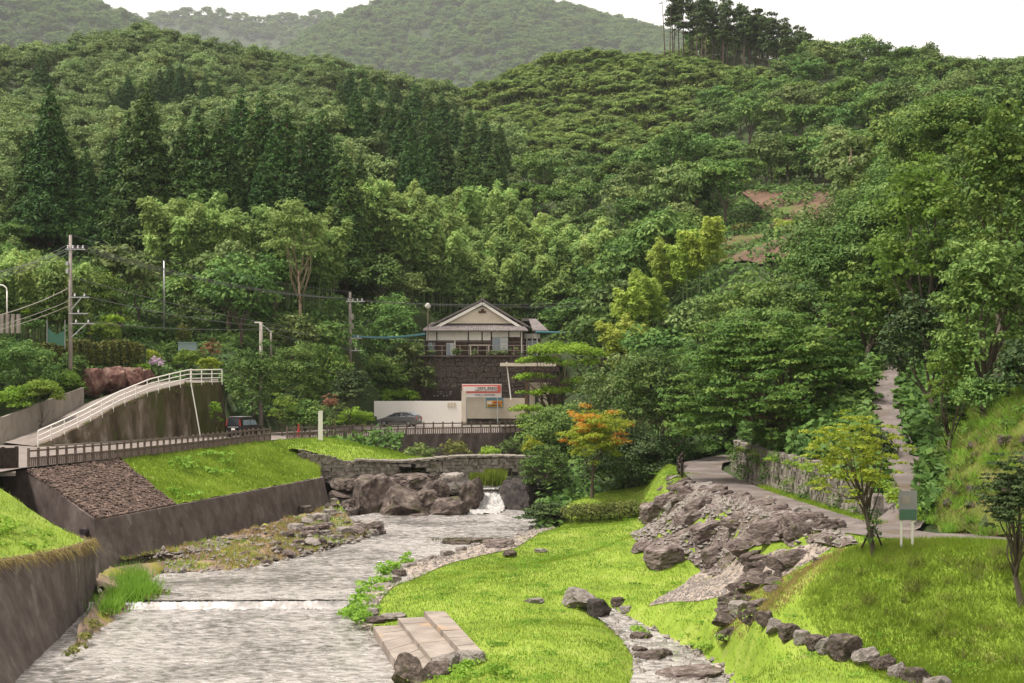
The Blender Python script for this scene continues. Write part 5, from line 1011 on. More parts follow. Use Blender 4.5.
# bamboo grove in the middle
def region(poly, n, dmin):
    P = []; xs = [p[0] for p in poly]; ys = [p[1] for p in poly]; k = 0
    while len(P) < n and k < 9000:
        k += 1; q = (rnd.uniform(min(xs), max(xs)), rnd.uniform(min(ys), max(ys)))
        if in_poly(np.array([q[0]]), np.array([q[1]]), poly)[0] and all((q[0]-a)**2+(q[1]-b)**2 > dmin*dmin for a, b in P): P.append(q)
    return sorted(P, key=lambda q: q[1])
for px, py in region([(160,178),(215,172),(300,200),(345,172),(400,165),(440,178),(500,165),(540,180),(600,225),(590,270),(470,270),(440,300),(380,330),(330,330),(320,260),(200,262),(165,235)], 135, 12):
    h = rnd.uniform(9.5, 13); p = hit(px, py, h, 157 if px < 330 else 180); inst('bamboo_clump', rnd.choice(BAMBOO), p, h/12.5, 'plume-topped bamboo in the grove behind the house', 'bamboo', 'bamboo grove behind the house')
for px, py in region([(0,240),(20,235),(62,250),(75,275),(50,310),(0,300)], 20, 11):
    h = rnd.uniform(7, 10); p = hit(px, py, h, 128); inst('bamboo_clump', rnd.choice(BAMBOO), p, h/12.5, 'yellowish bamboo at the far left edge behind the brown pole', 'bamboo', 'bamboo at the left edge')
# pine row on the ridge
for k in range(44):
    u = k/43; px = 664 + 166*u + rnd.uniform(-3,3); Y = 372 - 22*u + rnd.uniform(-4, 6); x = (px-CX)/F*Y; z = H1(x, Y); h = max(8, EYE + (HY - (-4+2*u+48*u**2.2))/F*Y - z)*rnd.uniform(.9,1.06)
    if k < 2: px += -4*k
    cm, tm = rnd.choice(PINE); e = empty('pine_tree', (x, Y, z), 'slender pine with a bare trunk in the row along the right ridge' if k > 1 else 'thin almost bare pine at the left end of the ridge row', 'tree', 'pines along the right ridge' if k > 1 else 'bare pines on the ridge', rnd.uniform(0,6)); e.scale = (h/15,)*3
    link('trunk', tm, e)
    if k > 1: link('crown', cm, e)
    else: r = np.random.default_rng(k); g = Geo(); clumps(g, [(r.normal(0,.6), r.normal(0,.6), z_, .45, .8, .5) for z_ in (9,11,12.5,13.6,14.5)], .3, .5, r); g.build('crown', M['pine'], e)

# ---- single trees and shrubs
def bush(name, label, cat, px, ytop, ybot, wpx, Y, mat, n=40, leaf=.16, dens=1.7, sq=.75, group=None, trunk=None, lr=(.2,.36), shell=(.55,.95), low=-.45, seed=None, aspect=1.7, bark='bark', depth=.9, up=.45, droop=0, extra=None, limbs_n=8, stem_px=None, ground=None, tipmat=None):
    """one tree or shrub: crown filling a photo box at distance Y, trunk down to the ground below it"""
    r = np.random.default_rng(seed if seed is not None else rnd.randrange(9999)); c = PX(px, (ytop+ybot)/2, Y); rx = wpx/2/F*Y; rz = (ybot-ytop)/2/F*Y
    gx_ = PX(stem_px, 400, Y).x if stem_px else c.x; gz = H1(gx_, Y) if ground is None else ground
    e = empty(name, (gx_, Y, gz), label, cat, group); off = np.array([c.x-gx_, 0, c.z-gz])
    L = dome(r, n, rx*.88, rz*.9, 0, lr, shell, low, sq, rx*depth); L[:, 3] = np.minimum(L[:, 3], max(rz, rx*.25)*.6); L[:, :3] += off
    if extra is not None: L = extra(r, L, off, rx, rz)
    g = Geo(); clumps(g, L, leaf, dens, r, 0, up, aspect, .5, droop)
    if tipmat:      # some clumps in another leaf colour
        k = np.array([tipmat[1](v-off, rx, rz, r) for v in L[:, :3]]); g = Geo(); clumps(g, L[~k], leaf, dens, r, 0, up, aspect); 
        if k.any(): clumps(g, L[k], leaf, dens, r, 1, up, aspect)
    g.build('crown' if trunk else 'foliage', [M[mat]] + ([M[tipmat[0]]] if tipmat else []), e)
    zc = off[2]-rz*.3 if trunk else off[2]
    gt = Geo(); limbs(gt, r, max(.25, (trunk[0] if trunk else .5)*max(.3, zc)), L, limbs_n, trunk[1] if trunk else .05, 0, (off[0]*.5, 0)); gt.build('trunk' if trunk else 'stem', M[bark], e, smooth=True)
    TREES.append((c.x, Y, rx*.8)); return e
# right side, near to far
def pads(r, L, off, rx, rz):     # flat layered sprays
    L[:, 4] *= .34; L[:, 2] -= .12*np.hypot(L[:,0]-off[0], L[:,1])**2/rx; return L
bush('spreading_tree', 'huge dome-shaped tree with layered dark green sprays beside the right road', 'tree', 778, 308, 480, 214, 88, 'bigtree', 520, .17, 1.15, .8, None, (.7,.42), (.09,.17), (.62,1.04), -.5, 7, 2.0, up=.7, extra=pads, limbs_n=26)
bush('shade_tree', 'rounded blackish-green tree overhanging the left of the lane', 'tree', 915, 288, 412, 82, 74, 'darkleaf', 170, .15, 1.2, .8, None, (.6,.2), (.16,.28), seed=3, stem_px=943)
bush('forest_tree', 'tall tree of bright yellow-green foliage above the grassy bank', 'tree', 925, 150, 350, 130, 92, 'bright', 230, .26, 1.1, .65, None, (.6,.3), (.13,.25), seed=4)
bush('forest_tree', 'tall shaggy deep green tree at the upper right edge of the photo', 'tree', 1000, 85, 345, 125, 76, 'bigtree', 280, .2, 1.1, .7, None, (.6,.35), (.14,.26), seed=5)
bush('forest_tree', 'leafy mid-green tree on top of the grassy bank at the right edge', 'tree', 985, 225, 430, 120, 66, 'broad', 280, .16, 1.2, .7, None, (.6,.25), (.14,.26), seed=6)
bush('forest_tree', 'small bright green tree spilling over the right side of the lane', 'tree', 950, 345, 425, 62, 67, 'bright', 70, .14, 1.2, .7, None, (.5,.12), (.18,.3), seed=8)
bush('forest_tree', 'dense green tree right of the rounded blackish-green one at the photo edge', 'tree', 1030, 330, 430, 90, 60, 'darkleaf', 110, .14, 1.2, .7, None, (.5,.2), (.18,.3), seed=9)
bush('forest_tree', 'olive green tree between the spreading tree and the bright forest tree', 'tree', 850, 195, 330, 150, 118, 'broad_olive', 170, .25, 1.2, .6, None, (.6,.25), (.13,.25), seed=10)
bush('forest_tree', 'broad green tree behind the top of the spreading tree', 'tree', 765, 275, 360, 150, 122, 'broad', 150, .24, 1.2, .5, None, (.6,.25), (.13,.24), seed=11)
bush('forest_tree', 'green tree hanging over the lane behind the rounded blackish-green one', 'tree', 868, 262, 372, 110, 97, 'bigtree', 140, .22, 1.2, .6, None, (.6,.25), (.15,.26), seed=12)
bush('forest_tree', 'dark tree filling the gap left of the spreading tree', 'tree', 660, 345, 460, 105, 112, 'broad', 140, .22, 1.2, .7, None, (.6,.2), (.16,.28), seed=13)
for i, (px, yt, yb, w, Y) in enumerate([(634,272,400,46,150),(652,262,395,40,152),(690,238,390,52,152),(668,258,392,44,156),(708,262,395,44,150),(622,300,395,30,146)]):
    h = (PX(px, yt, Y).z - H1(PX(px,0,Y).x, Y)); me = bpy.data.meshes.get('bright_bamboo') or bamboo_mesh(171, 'bamboo_b'); me.name = 'bright_bamboo'
    if i % 2: me = bpy.data.meshes.get('bright_bamboo_two') or bamboo_mesh(173, 'bamboo_b'); me.name = 'bright_bamboo_two'
    p = (PX(px,0,Y).x, Y, H1(PX(px,0,Y).x, Y)); inst('bamboo_clump', me, p, max(.75, h/12.5), 'bright yellow-green bamboo right of the house', 'bamboo', 'bright bamboo right of the house')
bush('olive_tree', 'brownish-olive tree with fine twigs behind the turning maple', 'tree', 632, 352, 478, 122, 118, 'broad_olive', 150, .2, .95, .75, None, (.7,.18), (.15,.27), seed=14, limbs_n=30, bark='bark_pale')
def padlist(items, Y):
    def ex(r, L, off, rx, rz):
        o = []
        for px, py, w, h in items:
            c = PX(px, py, Y); W_, H_ = w/2/F*Y, h/2/F*Y; k = max(5, int(w/5))
            for _ in range(k):
                a, q = r.uniform(0,6.28), math.sqrt(r.random()); o.append((c.x-ex.gx+W_*.85*q*math.cos(a), W_*.8*q*math.sin(a), c.z-ex.gz+H_*(.6-.9*q*q)*r.uniform(.5,1), .3*W_*.8+.25, .55, np.clip(r.normal(.55,.15),0,1)))
        return np.array(o)
    return ex
ex_ = padlist([(560,352,84,20),(540,362,50,14),(585,364,46,14),(536,378,44,13),(588,382,50,15),(556,392,52,14),(528,394,30,10)], 131); ex_.gx = PX(546,400,131).x; ex_.gz = H1(ex_.gx, 131)
bush('cloud_pine', 'layered bright green pine pruned in flat pads beside the carport', 'tree', 562, 338, 402, 104, 131, 'pads', 10, .15, 1.7, .4, None, (.8,.2), seed=15, aspect=1.9, up=.8, extra=ex_, bark='bark_red', stem_px=546, limbs_n=26)
bush('cloud_pine', 'small low pine pad spreading in front of the set back white wall', 'tree', 545, 402, 440, 84, 134, 'pads', 40, .16, 1.6, .45, None, (.6,.12), (.2,.32), seed=16, bark='bark_red', ground=5.8)
bush('shrub', 'dark mixed shrubbery under the layered pine', 'shrub', 575, 405, 470, 110, 124, 'broad', 110, .17, 1.4, .7, seed=17)
bush('shrub', 'dense dark shrub behind the turning maple trunk', 'shrub', 628, 425, 500, 105, 109, 'darkleaf', 120, .15, 1.4, .7, seed=18)
bush('shrub', 'ivy-covered bush over the right end of the stone bridge', 'shrub', 545, 445, 505, 58, 112.5, 'broad', 80, .13, 1.6, .7, seed=19, ground=3)
bush('shrub', 'rounded light green shrub in front of the dark road wall', 'shrub', 533, 436, 466, 30, 120, 'fresh', 30, .13, 1.6, .7, seed=20, ground=4)
bush('maple_tree', 'maple turning orange and red at its top on the upper lawn', 'tree', 595, 403, 470, 78, 103.5, 'fresh', 190, .12, 1.1, .55, None, (.72,.13), (.15,.27), (.35,1.0), -.75, seed=21, stem_px=592, tipmat=('red_leaf', lambda v, rx, rz, r: (v[2] > .25*rz + .35*rz*r.normal() and v[0] < .1*rx + .25*rx*r.normal()) or (v[0] > .45*rx and abs(v[2]) < .35*rz and r.random() < .45)))
bush('shrub', 'spiky dark green shrub at the water edge beside the waterfall rock', 'shrub', 545, 498, 536, 58, 99, 'darkleaf', 60, .14, 1.8, .5, seed=22, extra=pads, ground=.6)
hl = [(572+9.5*i, 501-i*.3, 527-.6*i, 24) for i in range(9)]
he = empty('clipped_hedge', tuple(GZ(612,525,1.2)), 'low olive-brown clipped hedge along the front of the upper lawn', 'hedge'); g = Geo(); r = np.random.default_rng(77)
for px, yt, yb, w in hl:
    a = PX(px, (yt+yb)/2+1, 97.5); clumps(g, [(a.x, a.y+q, a.z, .85, .95, np.clip(r.normal(.5,.2),0,1)) for q in (0,.9)], .12, 2.2, r)
g.build('foliage', M['hedge'], he, w=True); gt = Geo()
for px, yt, yb, w in hl: a = PX(px, yb+2, 98); gt.add(*tube([(a.x,a.y,.9),(a.x,a.y,2.0)],.04,5))
gt.build('stem', M['bark'], he, w=True)
# small yellow-green tree on the mound, with support props
def sparse(r, L, off, rx, rz): L[:, 4] *= .55; return L
tr_ = bush('young_tree', 'slender yellow-green young tree propped with stakes on the grassy mound', 'tree', 852, 408, 512, 112, 48.6, 'fresh', 230, .08, 1.15, .6, None, (.75,.085), (.09,.17), (.4,1.08), -.8, 31, 1.8, depth=.85, extra=sparse, stem_px=873, limbs_n=22)
gb_ = Vector(tr_.location); g = Geo()
for a in (.4, 2.5, 4.4): g.add(*tube([(.5*math.cos(a), .5*math.sin(a), -.1), (.04*math.cos(a), .04*math.sin(a), .85)], .035, 6))
g.build('stakes', M['deckwood'], tr_)
r = np.random.default_rng(5); g = Geo(); clumps(g, [(r.normal(0,.13), r.normal(0,.13), .35+.12*k, .22, 1, .4) for k in range(9)], .07, 1.3, r); g.build('creeper', M['broad'], tr_)
bush('conifer_tree', 'dark feathery tree with a bare trunk at the right edge of the mound', 'tree', 1014, 446, 546, 84, 44.5, 'darkleaf', 230, .07, 1.1, .55, None, (.6,.1), (.13,.26), (.3,1.0), -.8, 33, 2.2, extra=pads, stem_px=1021, limbs_n=20)
bush('shrub', 'tangled green bush crowning the grassy bank under the right edge trees', 'shrub', 985, 378, 420, 70, 63.5, 'broad', 90, .12, 1.3, .7, seed=34)
bush('shrub', 'bushy growth on the left shoulder of the grassy bank beside the lane', 'shrub', 948, 395, 445, 44, 68, 'bigtree', 70, .12, 1.3, .7, seed=35)
for i, (px, yt, yb, w, Y) in enumerate([(758,208,222,22,188),(800,214,230,24,186),(730,244,258,20,166),(772,252,268,24,162),(812,236,262,26,160),(742,222,236,30,175),(790,262,280,34,156),(716,256,276,30,160)]):
    Y = hit(px, yb, 0, 130).y; bush('shrub', 'low bush dotted over the cleared red slope', 'shrub', px, yt, yb, w, Y, ['broad','bigtree','hedge'][i%3], 26, .26, 1.3, .7, 'bushes on the cleared slope', seed=200+i)
bush('shrub', 'dark overhanging shrub on the left side of the lane behind the young tree', 'shrub', 876, 424, 476, 56, 73, 'darkleaf', 70, .12, 1.3, .7, seed=36)
bush('shrub', 'ferny green shrub on the right side of the lane above the sign', 'shrub', 936, 440, 500, 34, 66, 'broad', 50, .11, 1.3, .7, seed=37)
# bushes on the left around the van
for i, (lab, px, yt, yb, w, Y, mt) in enumerate([
 ('dense bluish-green bush left in the thicket behind the van','252',338,442,62,127,'broad'),('tall bush in the middle of the thicket behind the van','298',332,440,66,131,'broad'),('bush with light tips right of the middle in the thicket','330',340,425,58,134,'bigtree'),('dark rounded bush below the grey pole at the thicket right end','350',366,420,46,131,'darkleaf'),('low bush filling the front of the thicket between the small trees','305',400,440,60,127.5,'broad')]):
    bush('shrub', lab, 'shrub', int(px), yt, yb, w, Y, mt, 90, .17, 1.5, .7, seed=50+i)
bush('small_tree', 'small light green roadside tree right of the dark van', 'tree', 282, 391, 436, 34, 123.5, 'bright', 45, .13, 1.3, .55, None, (.6,.07), seed=56, ground=5.8)
bush('small_tree', 'small roadside tree with reddish tips near the white post', 'tree', 332, 390, 438, 32, 125, 'broad_olive', 40, .13, 1.2, .6, None, (.6,.07), seed=57, ground=5.8, tipmat=('brownleaf', lambda v, rx, rz, r: v[2] > .35*rz and v[0] < .2*rx))
bush('shrub', 'low leafy shrub along the road edge left of the white wall', 'shrub', 352, 408, 434, 46, 138, 'weed', 45, .16, 1.6, .6, seed=58, ground=5.8)
bush('shrub', 'leafy hanging shrub climbing above the left part of the white wall', 'shrub', 395, 388, 408, 60, 154.6, 'weed', 40, .2, 1.6, .6, seed=59)
bush('forest_tree', 'vine-hung dark tree between the grey pole and the house', 'tree', 395, 300, 402, 62, 158, 'broad', 110, .24, 1.4, .8, None, (.5,.2), seed=60)
bush('forest_tree', 'olive vine-hung tree at the left end of the dark terrace wall', 'tree', 412, 330, 398, 34, 155.2, 'broad_olive', 60, .22, 1.4, .9, None, (.5,.15), seed=61)
bush('shrub', 'leafy green bush at the left end of the white wall below the vine-hung trees', 'shrub', 384, 352, 404, 52, 154, 'broad', 70, .2, 1.4, .7, seed=66)
bush('shrub', 'drooping olive growth at the foot of the dark terrace wall', 'shrub', 424, 362, 402, 34, 155.4, 'broad_olive', 50, .2, 1.4, .8, seed=67)
bush('forest_tree', 'green tree with light sprays right of the house roof', 'tree', 570, 300, 345, 70, 172, 'broad', 70, .28, 1.5, .4, None, (.6,.2), seed=62)
bush('tall_tree', 'tall tree with pale bare split trunks rising over the thicket', 'tree', 296, 198, 284, 74, 149, 'bamboo', 130, .24, 1.2, .75, None, (.8,.17), (.18,.3), seed=63, bark='bark_pale', stem_px=301, limbs_n=14)
bush('round_tree', 'greyish-green small tree beside the dark hedge in the garden', 'tree', 193, 293, 352, 44, 142, 'broad_olive', 70, .2, 1.4, .7, None, (.6,.12), seed=64)
bush('shrub', 'reddish dry shrub on the garden slope at the end of the railing', 'shrub', 212, 340, 362, 26, 134, 'brownleaf', 30, .15, 1.2, .6, seed=65)
for i, (lab, px, yt, yb, w, Y, mt) in enumerate([
 ('big loose green bush at the left edge above the board-marked wall',22,338,412,88,116.5,'broad'),('bright leafy bush on top of the board-marked wall',58,372,402,60,117.5,'bright'),('rounded bush beside the brown pole foot',72,352,392,44,120,'broad'),('low bush creeping over the left end of the board-marked wall',12,385,420,50,110.5,'weed'),
 ('light yellow-green shrub right of the green net',104,320,346,36,127,'bright'),('flat-topped topiary pine beside the light shrub',112,315,326,28,131,'pads'),('yellowish clipped garden shrub above the hydrangea',148,350,366,30,130.5,'fresh'),('leafy bush spilling over the middle of the board-marked wall',42,378,410,52,111.5,'bright'),('round clipped green shrub near the ramp head',188,350,372,34,129.5,'bright'),('dark garden shrub between the clipped ones',170,342,366,26,133,'broad'),('small upright yellow-brown shrub at the end of the dark hedge',183,322,350,18,138,'hedge'),('low shrub on the slope right of the round clipped one',208,356,378,30,128,'fresh'),('low green shrub under the hydrangea',140,362,378,26,125.5,'weed'),('cloud-clipped shrub left of the green net',33,318,334,24,124,'broad'),('flat clipped mound shrub at the left garden wall',28,308,318,18,127,'pads'),('leafy shrub climbing on the mossy ramp wall end',216,398,432,18,122,'weed')]):
    bush('shrub', lab, 'shrub', px, yt, yb, w, Y, mt, 50, .14, 1.6, .7, seed=80+i)
bush('hydrangea', 'pale pink hydrangea bush in bloom at the head of the ramp', 'hydrangea', 155, 357, 372, 19, 126.5, 'flower', 30, .14, 1.7, .8, seed=99)
def hedge(label, pts, Y0, Y1, mat, thick, hgt):
    e = empty('clipped_hedge', tuple(PX(pts[0][0], pts[0][2], Y0)), label, 'hedge'); g = Geo(); r = np.random.default_rng(int(pts[0][0])+3); gt = Geo(); n = len(pts)
    for i, (px, yt, yb) in enumerate(pts):
        Y = Y0 + (Y1-Y0)*i/(n-1); a, b = PX(px, yt, Y), PX(px, yb, Y); m_ = 260
        C = np.column_stack([r.uniform(-.75,.75,m_)+a.x, r.uniform(-thick/2,thick/2,m_)+Y, r.uniform(b.z,a.z,m_)]); k = r.random(m_); C[:,1] = np.where(k < .6, Y-thick/2, C[:,1]); C[:,2] = np.where(k > .6, a.z, C[:,2]); C += r.normal(0,.05,C.shape)
        nrm = np.where((k < .6)[:,None], [[0,-1,.2]], [[0,0,1.]]); V, Fa = leaves(C, nrm, .17, r, 1.5, .5); g.add(V, Fa, 0, np.clip(r.normal(.45,.2,m_),0,1))
        gt.add(*box((a.x, Y+.05, (a.z+b.z)/2-.1), (1.45, thick*.8, a.z-b.z), 0, .05))
    g.build('foliage', M[mat], e, w=True); gt.build('stem', M['floor'], e, w=True)
hedge('wavy-topped clipped brown-green hedge behind the brown pole', [(48+8*i, 343+2.5*math.sin(i*1.25)+(1 if i < 3 else 0), 364) for i in range(12)], 121, 126, 'hedge', 1.3, 1.8)
hedge('straight dark green clipped hedge below the slim steel pole', [(76+10*i, 329+.1*i, 346) for i in range(12)], 137, 141, 'broad', 1.3, 1.8)
# vines and growth on the road wall behind the bridge
for i, (px, yt, yb, w) in enumerate([(420,444,470,44),(455,440,468,36),(490,446,470,36),(512,438,462,30)]):
    bush('shrub', 'hanging growth on the dark road wall behind the stone bridge', 'shrub', px, yt, yb, w, 121.5+i*1.6, ['broad_olive','hedge','weed','broad_olive'][i], 36, .14, 1.4, .8, 'growth on the road wall', seed=130+i, ground=2.2)
bush('shrub', 'yellow-green mound seen through the small bridge arch', 'shrub', 412, 465, 480, 30, 119, 'fresh', 24, .13, 2, .7, seed=140, ground=2)
# dead tree and light trees on the cleared slope
bare_poly = [tuple(hit(px, py))[:2] for px, py in [(742,196),(790,184),(832,192),(838,215),(812,230),(806,262),(760,268),(706,266),(704,244),(760,236),(775,222)]]
tag(Geo().add(*drape(bare_poly, 1.2, .35)).build('bare_slope', M['bare'], smooth=True), kind='structure')
p = hit(852,232); e = empty('dead_tree', tuple(p), 'grey dead leafless tree at the right of the cleared slope', 'tree'); g = Geo(); r = np.random.default_rng(2); g.add(*tube([(0,0,-.5),(.1,0,3.5),(-.1,0,8.2)],[.28,.2,.04],8))
for k in range(9): z = r.uniform(2,7); a = r.uniform(0,6.3); g.add(*tube([(0,0,z),(1.1*math.cos(a),1.1*math.sin(a),z+.4),(1.7*math.cos(a),1.7*math.sin(a),z-.3)],[.07,.04,.015],5))
g.build('trunk', M['bark_pale'], e)
bush('light_tree', 'single yellow-green sapling on the cleared slope', 'tree', 785, 212, 262, 34, 163, 'bamboo_b', 40, .26, 1.3, .6, None, (.6,.1), seed=141)

# ---- hillside forest: evenly scattered over the terrain
pts = []
cell = {}
def try_pt(x, y, d):
    k = (int(x//6), int(y//6))
    for i in (-1,0,1):
        for j in (-1,0,1):
            for q in cell.get((k[0]+i, k[1]+j), ()):
                if (q[0]-x)**2+(q[1]-y)**2 < d*d: return False
    cell.setdefault(k, []).append((x, y)); return True
for x, y, R in TREES: cell.setdefault((int(x//6), int(y//6)), []).append((x, y))
nc = 42000; xs = RNG.uniform(-330, 330, nc); ys = RNG.uniform(58, 600, nc); hz_ = H(xs, ys)
foot = [(-400,96),(-44,100),(-40,112),(-33,128),(-25,137),(-18,142),(-15,157.5),(-12,178),(6,178),(7,156.5),(10,140),(14,127),(17.8,116),(16.5,104),(16.2,92),(18,84),(24,90),(29,96),(26,82),(23.8,74),(27,70),(33,64),(36,55),(400,40)]
hill = [*foot, (400,700), (-400,700)]
ok = in_poly(xs, ys, hill) & ~in_poly(xs, ys, bare_poly)
lane = np.min((xs[:,None]-br_s[None,:,0])**2 + (ys[:,None]-br_s[None,:,1])**2, 1) > 3.2**2; ok &= lane
px_ = CX + F*xs/ys; py_ = HY + F*(EYE-hz_)/ys
ok &= (np.abs(px_-CX) < 900)
yp = [tuple(hit(px, py))[:2] for px, py in [(440,105),(470,85),(560,62),(640,48),(690,60),(735,70),(790,85),(720,110),(690,150),(600,190),(540,185),(505,150)]]
in_young = in_poly(xs, ys, yp); far_left = (xs < 25) & (ys > 210)
cand = np.nonzero(ok)[0]; sel = []
for i in cand:
    d = 2.35 if in_young[i] else (4.0 if ys[i] < 200 else 4.4)
    if try_pt(xs[i], ys[i], d): sel.append(i)
sel = np.array(sel)
ptop = HY + F*(EYE-hz_-7.5)/ys; blk = (ys < 215) & (((px_ > 728) & (px_ < 840) & (py_ > 192) & (ptop < 224)) | ((px_ > 698) & (px_ < 812) & (py_ > 234) & (ptop < 264))); sel = sel[~blk[sel]]
open_ = ((px_ > 22) & (px_ < 168) & (ptop > 125) & (ptop < 236) & (ys > 150) & (ys < 216)) | ((px_ > 950) & (ptop < 92) & (ys < 232)); sel = sel[~open_[sel]]
ridge_ = ~in_young & (px_ > 655) & (px_ < 790) & (ys > 335) & (ys < 372); sel = sel[~ridge_[sel]]
vis = (px_[sel] > -25) & (px_[sel] < 1049) & (py_[sel] > -60) & (py_[sel] < 470)
def nearest(mask, n): k = sel[mask & vis]; return set(k[np.argsort(ys[k])][:n].tolist())
ind = nearest(~in_young[sel] & (xs[sel] > 2), 260) | nearest(~in_young[sel] & (xs[sel] <= 2) , 90)
yind = nearest(in_young[sel], 120)
rest = []
for i in sel:
    i = int(i); x, y, z = xs[i], ys[i], hz_[i]
    if i in ind:
        s = rnd.uniform(.75, 1.3); me = BROAD[rnd.randrange(5)] if y > 135 else BROADN[rnd.randrange(3)]
        if x > 2: inst('broadleaf_tree', me, (x, y, z-.3), s, 'rounded broadleaf tree in the forest of the right hillside', 'tree', 'forest trees on the right hillside', zs=rnd.uniform(.85,1.15))
        else: inst('broadleaf_tree', rnd.choice(PALE) if y > 190 else me, (x, y, z-.3), s*.95, 'rounded broadleaf tree in the forest of the left hillside', 'tree', 'forest trees on the left hillside', zs=rnd.uniform(.85,1.15))
    elif i in yind: inst('young_tree', YOUNG[rnd.randrange(3)], (x, y, z-.2), rnd.uniform(.8,1.3), 'low light green tree of the young plantation on the right hill', 'tree', 'young plantation on the right hill')
    else: rest.append((x, y, z-.3, 5+rnd.randrange(3) if in_young[i] else (8+rnd.randrange(3) if x < 5 else rnd.randrange(5)), rnd.uniform(.8,1.3), rnd.uniform(0,6.28)))
# ---- far mountains
def ridge(name, prof, Y0, depth, y_front, seed, step):
    P = np.array(prof, float); xs_ = (np.arange(-500, 1500, step)-CX)/F*Y0; rows = np.linspace(0, 1, 26); V = []
    for t in rows:
        Y = Y0 - depth*(1-t); top = EYE + (HY - np.interp(xs_*F/Y0+CX, P[:,0], P[:,1]))/F*Y0; base = y_front
        prof_t = t**.85; z = base + (top-base)*prof_t + (1-t)*t*90*np.sin(xs_*.009+seed+3*t)*np.sin(xs_*.004+seed*2) + (1-t)*t*30*np.sin(xs_*.021+2*seed)
        V.append(np.column_stack([xs_*(Y/Y0*.5+.5), np.full(len(xs_), Y), z]))
    for t in (1.1, 1.3): V.append(V[25] + [0, depth*(t-1)*1.2, -60*(t-1)/.1])
    n = len(xs_); Vv = np.concatenate(V); q = len(V); Fa = np.array([[r_*n+i, r_*n+i+1, (r_+1)*n+i+1, (r_+1)*n+i] for r_ in range(q-1) for i in range(n-1)])
    tag(Geo().add(Vv, Fa).build(name, M['far'], smooth=True), kind='structure'); return V
m1 = ridge('mountain', [(-500,-150),(-60,-60),(0,-22),(40,-12),(70,-3),(110,14),(135,22),(170,45),(260,110),(500,160),(1500,160)], 2000, 830, 80, 1.0, 16)
m2 = ridge('mountain', [(-500,20),(60,40),(120,24),(160,18),(200,14),(235,19),(270,24),(300,19),(335,16),(380,30),(450,60),(700,70),(1500,90)], 3300, 1100, 120, 2.3, 16)
m3 = ridge('mountain', [(-500,200),(180,120),(260,70),(310,38),(340,22),(362,12),(392,3),(430,-6),(470,-8),(505,-3),(540,6),(580,14),(610,22),(640,30),(690,42),(760,60),(900,90),(1500,160)], 2400, 990, 80, 4.1, 14)
for Vr, sc, cnt in ((m1, 2.3, 9000), (m2, 3.0, 8000), (m3, 2.4, 17000)):
    A = np.stack(Vr[:26])
    for k in range(cnt):
        i, j = (1-rnd.random()**1.5)*24.99, rnd.random()*(A.shape[1]-1.01); p = A[int(i), int(j)]*(1-(i%1)) + A[int(i)+1, int(j)]*(i%1); q = A[int(i), int(j)+1]-A[int(i), int(j)]; p = p + q*(j % 1)
        px = CX+F*p[0]/p[1]
        if -60 < px < 760: rest.append((p[0], p[1], p[2]-4.5*sc/2.3, rnd.choice([0,1,2,2,4]), sc*rnd.uniform(.8,1.35), rnd.uniform(0,6.28)))
# the remaining trees read as one wood: one object that scatters the same tree shapes
rest = np.array(rest); me = bpy.data.meshes.new('distant_wood'); me.vertices.add(len(rest)); me.vertices.foreach_set('co', rest[:, :3].astype(np.float32).ravel())
for nm, col in (('shape', 3), ('size', 4), ('turn', 5)):
    a = me.attributes.new(nm, 'FLOAT', 'POINT'); a.data.foreach_set('value', rest[:, col].astype(np.float32))
me.update(); wood = link('distant_wood', me); tag(wood, kind='stuff')
ng = bpy.data.node_groups.new('scatter_trees', 'GeometryNodeTree'); ng.interface.new_socket('Geometry', in_out='INPUT', socket_type='NodeSocketGeometry'); ng.interface.new_socket('Geometry', in_out='OUTPUT', socket_type='NodeSocketGeometry')
gi, go = ng.nodes.new('NodeGroupInput'), ng.nodes.new('NodeGroupOutput'); jn = ng.nodes.new('GeometryNodeJoinGeometry')
def attr(nm): a = ng.nodes.new('GeometryNodeInputNamedAttribute'); a.data_type = 'FLOAT'; a.inputs['Name'].default_value = nm; return a.outputs['Attribute']
sh, sz, tn = attr('shape'), attr('size'), attr('turn'); cx_ = ng.nodes.new('ShaderNodeCombineXYZ'); ng.links.new(tn, cx_.inputs['Z'])
byname = {}
for o in COL.objects:
    if o.type == 'MESH' and o.data in BROAD + YOUNG + PALE: byname.setdefault(o.data.name, o)
for k, mm in enumerate(BROAD + YOUNG + PALE):
    if mm.name not in byname: continue
    oi = ng.nodes.new('GeometryNodeObjectInfo'); oi.inputs['Object'].default_value = byname[mm.name]; oi.inputs['As Instance'].default_value = True
    cmp_ = ng.nodes.new('FunctionNodeCompare'); cmp_.data_type = 'FLOAT'; cmp_.operation = 'EQUAL'; ng.links.new(sh, cmp_.inputs[0]); cmp_.inputs[1].default_value = float(k); cmp_.inputs['Epsilon'].default_value = .1
    ip = ng.nodes.new('GeometryNodeInstanceOnPoints'); ng.links.new(gi.outputs[0], ip.inputs['Points']); ng.links.new(cmp_.outputs[0], ip.inputs['Selection']); ng.links.new(oi.outputs['Geometry'], ip.inputs['Instance']); ng.links.new(cx_.outputs[0], ip.inputs['Rotation']); ng.links.new(sz, ip.inputs['Scale']); ng.links.new(ip.outputs[0], jn.inputs[0])
ng.links.new(jn.outputs[0], go.inputs[0]); md = wood.modifiers.new('scatter', 'NODES'); md.node_group = ng

